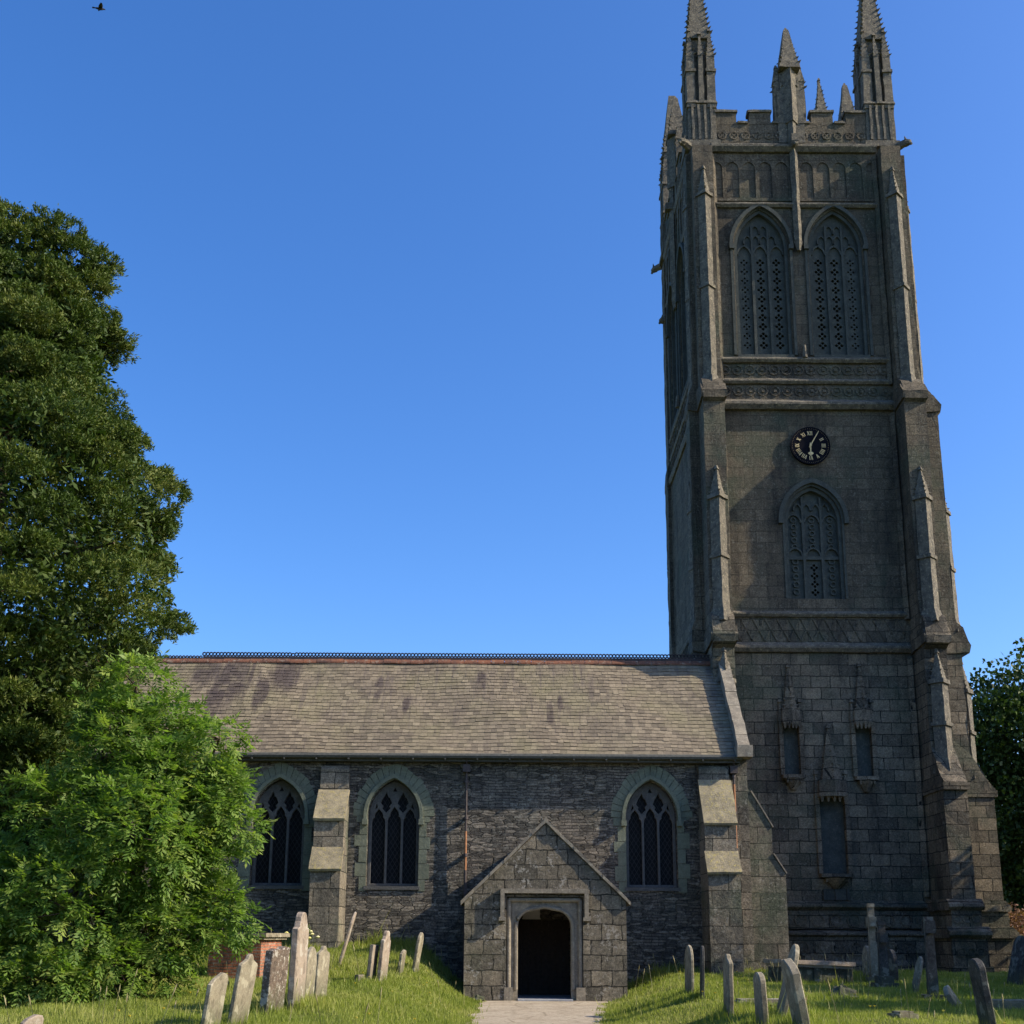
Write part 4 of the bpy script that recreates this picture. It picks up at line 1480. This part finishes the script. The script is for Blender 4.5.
# brick chest tomb by the ash
bt = empty('chest_tomb', (-6.3, 27.7, ground(-6.3, 27.7)), 'red brick chest tomb with a grey slab top half behind the ash leaves', 'tomb')
bt.rotation_euler = (0, 0, R(-6))
mb = MB(); mb.box(-.62, .62, -.62, .95, -.4, .88)
o = mb.build('tomb_chest', M['brickred']); o.parent = bt
mb = MB(); mb.box(-.78, .78, -.78, 1.1, .88, .97); mb.box(-.72, .72, -.72, 1.04, .82, .88)
o = mb.build('tomb_slab', M['st_slate']); o.parent = bt

def slab(x, y, L, W, yaw, mat, label, h=.1, tilt=0):
    mb = MB()
    mb.box(-L / 2, L / 2, -W / 2, W / 2, -.15, h)
    mb.box(-L / 2 + .05, L / 2 - .05, -W / 2 + .05, W / 2 - .05, h, h + .035)
    o = mb.build('grave_slab', M[mat])
    o.location = (x, y, ground(x, y)); o.rotation_euler = (0, R(tilt), R(yaw))
    tag(o, label, 'grave slab', 'flat slabs lying in the grass')
slab(4.45, 20.9, .95, .5, 3, 'st_pale', 'low pale slab lying behind the crossing headstones', .1)
slab(8.9, 20.7, 1.3, .6, -6, 'st_slate', 'wide dark slab lying in the grass near the right edge', .13)
slab(6.05, 18.3, .35, .3, 20, 'st_slate', 'small pale slab lying almost buried in the grass', .09)

def boulder(x, y, r_, mat, label):
    mb = MB()
    n, m = 10, 6
    vs = []
    for i in range(m + 1):
        th = math.pi * i / m
        for k in range(n):
            ph = 2 * math.pi * k / n
            rr = r_ * (1 + .22 * math.sin(3 * ph + 2 * th) + .15 * math.cos(5 * th + ph))
            vs.append((rr * math.sin(th) * math.cos(ph) * 1.25, rr * math.sin(th) * math.sin(ph), rr * math.cos(th) * .85))
    fs = [(i * n + k, (i + 1) * n + k, (i + 1) * n + (k + 1) % n, i * n + (k + 1) % n) for i in range(m) for k in range(n)]
    mb.add(vs, fs)
    o = mb.build('boulder', M[mat]); o.location = (x, y, ground(x, y) + r_ * .3)
    tag(o, label, 'boulder')
boulder(6.44, 23.0, .22, 'st_dark', 'rough grey boulder in the shaded grass below the table tomb')
boulder(-.85, 31.35, .13, 'st_dark', 'small dark stone at the left foot of the porch')

# flowers
fl = empty('flower_bunch', (-5.7, 32.0, ground(-5.7, 32.0)), 'bunch of white and yellow flowers on a grave beside the church buttress', 'flowers')
mb = MB(); mb.tube([(-5.7, 32.0, 1.1), (-5.7, 32.0, 1.5)], [.08, .1], 8); mb.build('vase', M['st_dark'], fl)
mb = MB()
for i in range(60):
    a_, e_ = random.uniform(0, 6.28), random.uniform(.2, 1.4)
    L = random.uniform(.25, .48)
    p = Vector((-5.7, 32.0, 1.5)); q = p + Vector((math.cos(a_) * math.cos(e_), math.sin(a_) * math.cos(e_), math.sin(e_) * 1.15)) * L
    mb.tube([p, q], [.008, .006], 4, rnd=random.random())
    w = Vector((math.sin(a_), -math.cos(a_), .3)) * .05
    m_ = (p + q) / 2
    mb.add([m_, m_ + w + Vector((0, 0, .05)), q, m_ - w + Vector((0, 0, .08))], [(0, 1, 2, 3)], rnd=random.random())
    if i % 3 == 0:
        mp = MB(); mp.tube([q - Vector((0, 0, .03)), q, q + Vector((0, 0, .035))], [.03, .065, .02], 7, rnd=random.random())
        mp.build('bloom', M['petal'], fl)
mb.build('stems', M['ash'], fl)


# ------------------------------------------------------------------ vegetation
def norm(a):
    return a / (np.linalg.norm(a, axis=1, keepdims=True) + 1e-9)


def leaves_mesh(name, P, D, Wv, L, W, rnd, mat, fold=.0):
    """diamond leaves: base P, direction D, width direction Wv"""
    n = len(P)
    L = L[:, None]; W = W[:, None]
    nz = np.cross(D, Wv)
    v = np.empty((n, 4, 3))
    v[:, 0] = P
    v[:, 1] = P + D * L * .5 + Wv * W * .5 + nz * W * fold
    v[:, 2] = P + D * L
    v[:, 3] = P + D * L * .5 - Wv * W * .5 + nz * W * fold
    me = bpy.data.meshes.new(name)
    me.vertices.add(n * 4)
    me.vertices.foreach_set('co', v.reshape(-1).astype(np.float32))
    me.loops.add(n * 4)
    me.loops.foreach_set('vertex_index', np.arange(n * 4, dtype=np.int32))
    me.polygons.add(n)
    me.polygons.foreach_set('loop_start', np.arange(0, n * 4, 4, dtype=np.int32))
    me.polygons.foreach_set('loop_total', np.full(n, 4, dtype=np.int32))
    a = me.attributes.new('rnd', 'FLOAT', 'FACE')
    a.data.foreach_set('value', np.clip(rnd, 0, 1).astype(np.float32))
    me.materials.append(mat)
    me.update(calc_edges=True)
    o = bpy.data.objects.new(name, me)
    COL.objects.link(o)
    return o


def perp(D):
    r_ = rng.normal(size=D.shape)
    return norm(np.cross(D, r_))


def tuft_leaves(C, out, per, spread, L, W, up=.3, tuft_rnd=None, name='foliage', mat=None, radius=.05):
    """per leaves radiating from each tuft centre, biased along out and upward"""
    n = len(C)
    idx = np.repeat(np.arange(n), per)
    D = norm(out[idx] + rng.normal(size=(n * per, 3)) * spread + np.array([0, 0, up]))
    P = C[idx] + rng.normal(size=(n * per, 3)) * radius
    Ls = rng.uniform(L[0], L[1], n * per); Ws = rng.uniform(W[0], W[1], n * per)
    r_ = (tuft_rnd[idx] if tuft_rnd is not None else .5) + rng.normal(size=n * per) * .16
    return leaves_mesh(name, P, D, perp(D), Ls, Ws, r_, mat)


def limb_mesh(segs, name, mat):
    mb = MB()
    for pts, rads, k in segs:
        mb.tube(pts, rads, k)
    return mb.build(name, mat, smooth=True)


# --- the big yew
def yew():
    bx, by = -12.0, 25.0
    gz = ground(bx, by)
    e = empty('yew_tree', (bx, by, gz), 'huge dark green yew rising above the church roof behind the pale ash', 'tree')
    zs = np.array([1.5, 3.5, 5.2, 6.5, 7.3, 8.0, 8.7, 9.4, 10.4, 11.5, 12.4, 12.9, 13.6, 14.8, 16.1, 17.1, 17.9, 18.2])
    rs = np.array([1.9, 2.0, 2.1, 2.4, 2.9, 3.6, 4.4, 4.65, 4.5, 4.3, 4.0, 3.25, 2.5, 2.45, 2.2, 1.9, 1.7, 1.3])
    nC = 800
    z = rng.uniform(1.6, 18.2, nC)
    th = rng.uniform(0, 2 * math.pi, nC)
    r0 = np.interp(z, zs, rs)
    lump = 1 + .07 * np.sin(3 * th + z * 1.1) + .06 * np.sin(5 * th - z * 2.1)
    rad = r0 * lump * np.where(rng.random(nC) < .10, rng.uniform(.96, 1.03, nC), rng.uniform(.72, .96, nC))
    inner = rng.random(nC) < .38
    rad[inner] *= rng.uniform(.3, .85, inner.sum())
    C = np.stack([bx + rad * np.cos(th), by + rad * np.sin(th), z], 1)
    cr = rng.uniform(.42, .82, nC)
    per = 29
    idx = np.repeat(np.arange(nC), per)
    dv = norm(rng.normal(size=(nC * per, 3)))
    outc = norm(np.stack([np.cos(th), np.sin(th), np.full(nC, .45)], 1))
    flip = (dv * outc[idx]).sum(1) < -.25
    dv[flip] *= -1
    tc = C[idx] + dv * cr[idx][:, None] * np.array([1, 1, .5]) * rng.uniform(.6, 1.02, (nC * per, 1))
    out = norm(dv * .8 + outc[idx] * .7)
    clr = rng.normal(.45, .17, nC)
    tr = clr[idx] + rng.normal(size=nC * per) * .14
    o = tuft_leaves(tc, out, 40, .8, (.06, .125), (.022, .04), .3, tr, 'crown', M['yew'], .045)
    put(o, e)
    # filler sprays in the tree's heart, inner shade put into their darker tone
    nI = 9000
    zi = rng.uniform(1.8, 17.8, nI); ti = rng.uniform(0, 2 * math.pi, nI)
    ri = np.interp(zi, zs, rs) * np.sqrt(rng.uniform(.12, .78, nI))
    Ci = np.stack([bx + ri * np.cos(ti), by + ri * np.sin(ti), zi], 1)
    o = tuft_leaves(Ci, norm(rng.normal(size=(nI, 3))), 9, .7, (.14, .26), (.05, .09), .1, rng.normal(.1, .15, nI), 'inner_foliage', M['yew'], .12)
    put(o, e)
    segs = [([(bx, by, gz - .3), (bx + .1, by, 4), (bx - .1, by + .1, 9), (bx, by, 14), (bx + .1, by, 17.3)], [.7, .5, .32, .18, .05], 10)]
    for i in range(30):
        zz = random.uniform(2.5, 15.5); t = random.uniform(0, 6.28)
        rr = float(np.interp(zz + .8, zs, rs)) * random.uniform(.7, .88)
        p0 = Vector((bx, by, zz)); p2 = Vector((bx + rr * math.cos(t), by + rr * math.sin(t), zz + random.uniform(.3, 1.5)))
        p1 = (p0 + p2) / 2 + Vector((0, 0, random.uniform(-.2, .4)))
        segs.append(([p0, p1, p2], [.10, .055, .02], 6))
        for q in range(3):
            p3 = p1 + (p2 - p1) * random.random() * .7
            segs.append(([p3, p3 + Vector((random.uniform(-.6, .6), random.uniform(-.6, .6), random.uniform(-.1, .6)))], [.03, .01], 5))
    t_ = limb_mesh(segs, 'trunk', M['bark']); put(t_, e)
yew()


# --- the ash
def ash():
    bx, by = -7.9, 22.6
    gz = ground(bx, by)
    e = empty('ash_tree', (bx, by, gz), 'bright green bushy young ash with feathery leaves in front of the dark yew', 'tree')
    # crown lobes: x, y, z, radius
    lobes = [(-7.7, 22.9, 6.65, .7), (-8.3, 22.9, 6.0, .6), (-6.95, 22.9, 5.85, .65), (-6.5, 23.0, 5.2, .75), (-7.7, 22.4, 5.2, .9), (-6.05, 22.6, 4.7, .55), (-8.7, 22.3, 3.9, 1.1),
             (-7.2, 21.9, 3.5, 1.3), (-6.35, 22.9, 2.8, .55), (-8.2, 21.8, 2.1, 1.3), (-9.6, 22.0, 2.2, 1.15), (-6.6, 22.3, 1.75, .7),
             (-9.4, 21.3, 1.1, .9), (-8.2, 21.2, .95, .65), (-10.0, 22.5, 2.6, 1.0), (-5.6, 22.4, 4.6, .35), (-5.65, 22.6, 2.35, .38),
             (-5.4, 22.5, 3.75, .42), (-6.9, 22.4, 4.6, 1.0), (-7.2, 22.5, 2.7, 1.1), (-8.1, 23.4, 4.6, 1.0), (-7.2, 23.4, 4.0, 1.3), (-8.0, 22.6, 5.9, .5),
             (-10.3, 21.6, .9, .9), (-7.3, 21.8, 1.15, .6), (-5.35, 22.4, 1.95, .32), (-5.75, 22.2, 5.45, .3), (-6.5, 22.2, .95, .45),
             (-5.9, 22.3, 4.05, .5), (-5.75, 22.3, 1.75, .4), (-6.0, 22.5, 3.3, .5)]
    w = np.array([l[3] ** 1.9 + .05 for l in lobes]); w /= w.sum()
    nT = 2500
    li = rng.choice(len(lobes), nT, p=w)
    Lc = np.array([l[:3] for l in lobes])[li]; Lr = np.array([l[3] for l in lobes])[li]
    dv = norm(rng.normal(size=(nT, 3)) + np.array([.15, -.25, .1]))
    C = Lc + dv * Lr[:, None] * np.array([1, 1, .95]) * (rng.uniform(.55, 1.0, (nT, 1)) + .25 * (rng.random((nT, 1)) < .12))
    C[:, 2] = np.maximum(C[:, 2], .5)
    trnd = rng.normal(.45, .24, nT)
    # compound leaves
    per = 4
    idx = np.repeat(np.arange(nT), per)
    n = nT * per
    D = norm(dv[idx] * .9 + rng.normal(size=(n, 3)) * .65 + np.array([.1, -.1, -.12]))
    B = C[idx]
    RL = rng.uniform(.24, .42, n)
    side = norm(np.cross(D, np.array([0, 0, 1.0]) + rng.normal(size=(n, 3)) * .35))
    Ps, Ds, Ws, Ls, Wd, Rn = [], [], [], [], [], []
    droop = np.array([0, 0, -1.0])
    for j in range(9):
        if j == 8:
            f = 1.0; dd = D + droop * .25
        else:
            f = .3 + .2 * (j // 2); s_ = 1 if j % 2 else -1
            dd = D * .55 + side * s_ * .8 + droop * .22
        dd = norm(dd + rng.normal(size=(n, 3)) * .12)
        p = B + D * (RL * f)[:, None] + droop * (RL * f * f * .25)[:, None]
        Ps.append(p); Ds.append(dd)
        Ws.append(norm(np.cross(dd, np.cross(side, D)) + rng.normal(size=(n, 3)) * .25))
        Ls.append(rng.uniform(.10, .17, n)); Wd.append(rng.uniform(.036, .06, n))
        Rn.append(trnd[idx] + rng.normal(size=n) * .13)
    o = leaves_mesh('crown', np.concatenate(Ps), np.concatenate(Ds), np.concatenate(Ws), np.concatenate(Ls), np.concatenate(Wd), np.concatenate(Rn), M['ash'], .12)
    put(o, e)
    segs = []
    for i, l in enumerate(lobes):
        p0 = Vector((bx + random.uniform(-.7, .7), by + random.uniform(-.4, .4), gz - .2)); p2 = Vector(l[:3])
        p1 = p0.lerp(p2, .5) + Vector((random.uniform(-.2, .2), random.uniform(-.2, .2), .3))
        segs.append(([p0, p1, p2], [.07, .05, .02], 6))
        for q in range(6):
            d_ = Vector((random.gauss(0, 1), random.gauss(0, 1), random.gauss(.2, 1))).normalized() * l[3]
            segs.append(([p2, p2 + d_ * .9], [.018, .006], 4))
    t_ = limb_mesh(segs, 'trunk', M['bark']); put(t_, e)
ash()


def broad_tree(x, y, gz, lobes, ntuft, per, name, label, mat='syc', L=(.12, .24), W=(.09, .16), trunk=.35, cat='tree', group=None):
    e = empty(name, (x, y, gz), label, cat, group)
    w = np.array([l[3] ** 2 for l in lobes]); w /= w.sum()
    li = rng.choice(len(lobes), ntuft, p=w)
    Lc = np.array([l[:3] for l in lobes])[li]; Lr = np.array([l[3] for l in lobes])[li]
    dv = norm(rng.normal(size=(ntuft, 3)))
    lump = 1 + .12 * np.sin(dv[:, 0] * 7 + li) * np.sin(dv[:, 1] * 6 + li * 2) + .08 * np.sin(dv[:, 2] * 9)
    C = Lc + dv * (Lr * lump * rng.uniform(.62, 1.02, ntuft))[:, None]
    C[:, 2] = np.maximum(C[:, 2], gz + .3)
    o = tuft_leaves(C, dv, per, .8, L, W, -.05, rng.normal(.45, .17, ntuft), 'crown', M[mat], .16)
    put(o, e)
    segs = []
    for l in lobes:
        p0 = Vector((x, y, gz - .3)); p2 = Vector(l[:3]); p1 = Vector((x, y, gz + (l[2] - gz) * .45))
        segs.append(([p0, p1, p2], [trunk, trunk * .6, .05], 8))
        for q in range(5):
            d_ = Vector((random.gauss(0, 1), random.gauss(0, 1), random.gauss(.2, 1))).normalized() * l[3]
            segs.append(([p2, p2 + d_ * .9], [.05, .012], 5))
    t_ = limb_mesh(segs, 'trunk', M['bark']); put(t_, e)
    return e


broad_tree(25.0, 52.0, .3, [(24.5, 52, 11.0, 3.6), (22.3, 51.5, 10.1, 2.6), (21.3, 51, 7.0, 2.1), (24, 50.5, 5.5, 3.4), (27, 52, 11.8, 3.2), (28, 51, 6.5, 4), (21.2, 51, 4.0, 2.0), (25.5, 50, 2.4, 2.4), (30, 52, 10, 3.4), (22.5, 51, 2.2, 2.2)],
           6500, 14, 'sycamore_tree', 'dark leafy tree rising behind the tower at the right edge', L=(.16, .3), W=(.12, .2))
broad_tree(18.8, 43.0, .3, [(18.9, 43, .9, .75), (19.7, 43.3, 1.1, .8), (18.2, 43.2, .6, .5)], 420, 12, 'shrub', 'low dark green shrub beside the tower base', 'syc', (.08, .16), (.05, .1), .05, 'shrub')
broad_tree(19.6, 46.0, .3, [(19.3, 46, 2.0, .9), (20.2, 46.2, 1.7, .9)], 380, 12, 'russet_shrub', 'russet leaved shrub above the green shrub at the right edge', 'reddish', (.08, .16), (.05, .1), .05, 'shrub')
# trees beyond the right edge of the view: they shade the right half of the churchyard
for (tx, ty, hh_, rr_) in ((23.5, 33.0, 11.0, 3.3), (20.5, 29.5, 10.2, 3.0), (18.2, 24.3, 8.8, 2.8), (16.3, 19.2, 7.4, 2.5)):
    broad_tree(tx, ty, .3, [(tx, ty, hh_ - rr_, rr_), (tx - 1.6, ty + .5, hh_ - rr_ - 1.3, rr_ * .75), (tx + 1.4, ty - .6, hh_ - rr_ - .8, rr_ * .8), (tx, ty, 2.4, rr_ * .7)],
               1000, 12, 'churchyard_tree', 'churchyard tree standing beyond the right edge and shading the graves', 'syc', (.2, .34), (.14, .24), .3, 'tree', 'trees shading the churchyard')


# unseen wood added behind the view to dim the sky light on the church
def wood():
    n = 5200
    ang = rng.uniform(R(125), R(268), n)                  # clockwise from the church
    dist = rng.uniform(38, 52, n)
    hgt_ = 7.0 + 2.2 * np.sin(ang * 9) + 1.8 * np.sin(ang * 23 + 1)
    z = .5 + rng.random(n) ** .8 * hgt_
    C = np.stack([np.sin(ang) * dist, 14 + np.cos(ang) * dist, z], 1)
    out = norm(rng.normal(size=(n, 3)) + np.stack([-np.sin(ang), -np.cos(ang), np.full(n, .4)], 1))
    o = tuft_leaves(C, out, 9, .9, (.7, 1.4), (.5, .9), 0, rng.normal(.45, .2, n), 'wood', M['syc'], .5)
    tag(o, None, None, kind='stuff')
wood()


# --- grass
def grass():
    n = 480000
    y = 9.5 + (38.5 - 9.5) * rng.random(n) ** .85
    x = (rng.random(n) * 2 - 1) * (.47 * y + 1.0)
    pr_ = np.interp(y, [5, 23, 30, 31.5], [1.7, 1.77, 2.4, 2.6])
    edge = .10 * np.sin(y * 3.1) + .08 * np.sin(y * 7.7) + rng.normal(size=n) * .07
    keep = ~((x > -.80 + edge) & (x < pr_ + edge) & (y < 31.6))
    keep &= ~((x > -1.27) & (x < 3.14) & (y > 31.45))
    keep &= ~((x < 7.2) & (y > 34.45))
    keep &= ~((x > 6.3) & (x < 14.8) & (y > 37.6))
    x, y = x[keep], y[keep]; n = len(x)
    z = np.array([ground(a, b) for a, b in zip(x, y)]) - .01
    # tufty height: low mown swathes and longer patches, tall against the walls
    hgt = .035 + .024 * (np.sin(x * 1.3 + y * .7) * np.sin(y * 1.1 - x * .4) + 1) + .018 * (np.sin(x * 4.3) * np.sin(y * 3.7) + 1)
    hgt *= rng.uniform(.55, 1.35, n)
    wall = np.clip(1 - (34.5 - y) / 1.2, 0, 1) * (x < 7) + np.clip(1 - (37.6 - y) / 1.4, 0, 1) * (x > 7)
    hgt *= 1 + 2.2 * wall
    for (sx_, sy_) in STONES + [(9.4, 30.5), (8.8, 27.7), (8.3, 23.3), (7, 29.5), (8, 29.7), (6.44, 23)]:
        hgt *= 1 + 1.5 * np.exp(-((x - sx_) ** 2 + (y - sy_) ** 2) / .16)
    tuft = np.sin(x * 2.3 + 1.7 * np.sin(y * 1.9)) * np.sin(y * 2.7 + 1.3 * np.sin(x * 1.6))
    hgt *= 1 + .9 * np.clip(tuft - .55, 0, 1) * 2
    tall = rng.random(n) < .006
    hgt[tall] *= 2.6
    az = rng.uniform(0, 2 * math.pi, n)
    lean = rng.uniform(.05, .65, n)
    D = np.stack([np.cos(az) * lean, np.sin(az) * lean, np.ones(n)], 1); D = norm(D)
    Wv = np.stack([-np.sin(az), np.cos(az), np.zeros(n)], 1)
    a2 = rng.uniform(0, 6.28, n)
    Wv = norm(np.stack([np.cos(a2), np.sin(a2), np.zeros(n)], 1))
    W = rng.uniform(.009, .016, n) * np.clip(y / 20, .7, 1.6)
    patch = .42 + .28 * np.sin(x * .9 + 2) * np.sin(y * .8) + .12 * np.sin(x * 2.9 + y * 2.1)
    r_ = patch + rng.normal(size=n) * .17
    r_[tall] = 1
    # wide base blades: use a narrow diamond starting below ground
    P = np.stack([x, y, z], 1) - D * (hgt * .5)[:, None]
    o = leaves_mesh('grass', P, D, Wv, hgt * 1.5, W, r_, M['grass'])
    tag(o, None, None, kind='stuff')
grass()


def stalks():
    mb = MB()
    for i in range(170):
        while True:
            x = random.uniform(-9, 12); y = random.uniform(15, 37)
            if -1.4 < x < 3.3 or (x < 7.2 and y > 34.4) or (y > 35.6 and 6 < x < 9): continue
            break
        if i % 3 == 0:
            y = random.uniform(33.4, 34.4) if x < 6.5 else random.uniform(35.0, 37.0)
        h = random.uniform(.25, .6)
        z = ground(x, y)
        l = Vector((random.uniform(-.3, .3), random.uniform(-.3, .3), 1)) * h
        mb.tube([(x, y, z), Vector((x, y, z)) + l], [.006, .003], 3, rnd=random.random())
        mb.tube([Vector((x, y, z)) + l * .9, Vector((x, y, z)) + l * 1.05, Vector((x, y, z)) + l * 1.2], [.004, .012, .003], 4, rnd=random.random())
    tag(mb.build('grass_stalks', M['stalk']), None, None, kind='stuff')
stalks()

def buttercups():
    mb = MB()
    for i in range(90):
        x, y = (random.uniform(-6.5, -1.6), random.uniform(14, 31)) if i % 2 else (random.uniform(3.2, 11), random.uniform(15, 34))
        z = ground(x, y); h = random.uniform(.1, .2)
        mb.tube([(x, y, z), (x + .01, y, z + h)], [.004, .003], 3, 0)
        mb.tube([(x + .01, y, z + h), (x + .01, y, z + h + .02)], [.008, .024], 5, 1, rnd=random.random())
    tag(mb.build('buttercups', [M['grass'], M['buttercup']]), None, None, kind='stuff')
buttercups()

# the bird
def bird():
    mb = MB()
    mb.tube([(-.26, 0, .0), (-.2, 0, .01), (-.05, 0, .0), (.1, 0, .01), (.2, 0, .03), (.26, 0, .02), (.31, 0, .01)], [.03, .055, .075, .065, .045, .03, .006], 8)
    for s_ in (-1, 1):
        up = .10 if s_ > 0 else .02
        mb.add([(.12, 0, .03), (.14, s_ * .2, .10 + up * .6), (.05, s_ * .5, .08 + up), (-.04, s_ * .56, .05 + up), (-.06, s_ * .42, .06 + up), (-.10, s_ * .2, .07 + up * .5), (-.10, 0, .03)],
               [(0, 1, 2, 3, 4, 5, 6)])
        mb.add([(.12, 0, .0), (.14, s_ * .2, .085 + up * .6), (.05, s_ * .5, .07 + up), (-.04, s_ * .56, .045 + up), (-.06, s_ * .42, .05 + up), (-.10, s_ * .2, .055 + up * .5), (-.10, 0, .0)],
               [(6, 5, 4, 3, 2, 1, 0)])
    mb.add([(-.2, .05, .0), (-.42, .1, .0), (-.44, 0, .0), (-.42, -.1, .0), (-.2, -.05, .0), (-.2, 0, .03)], [(0, 1, 2, 5), (5, 2, 3, 4)])
    o = mb.build('bird', flat_mat('dark_plumage', (.015, .015, .017), .7), smooth=False)
    o.location = (-19.26, 45.0, 43.56)
    o.rotation_euler = (R(12), R(-8), R(25)); o.scale = (.8, .8, .8)
    tag(o, 'small dark bird gliding high in the blue sky', 'bird')
bird()
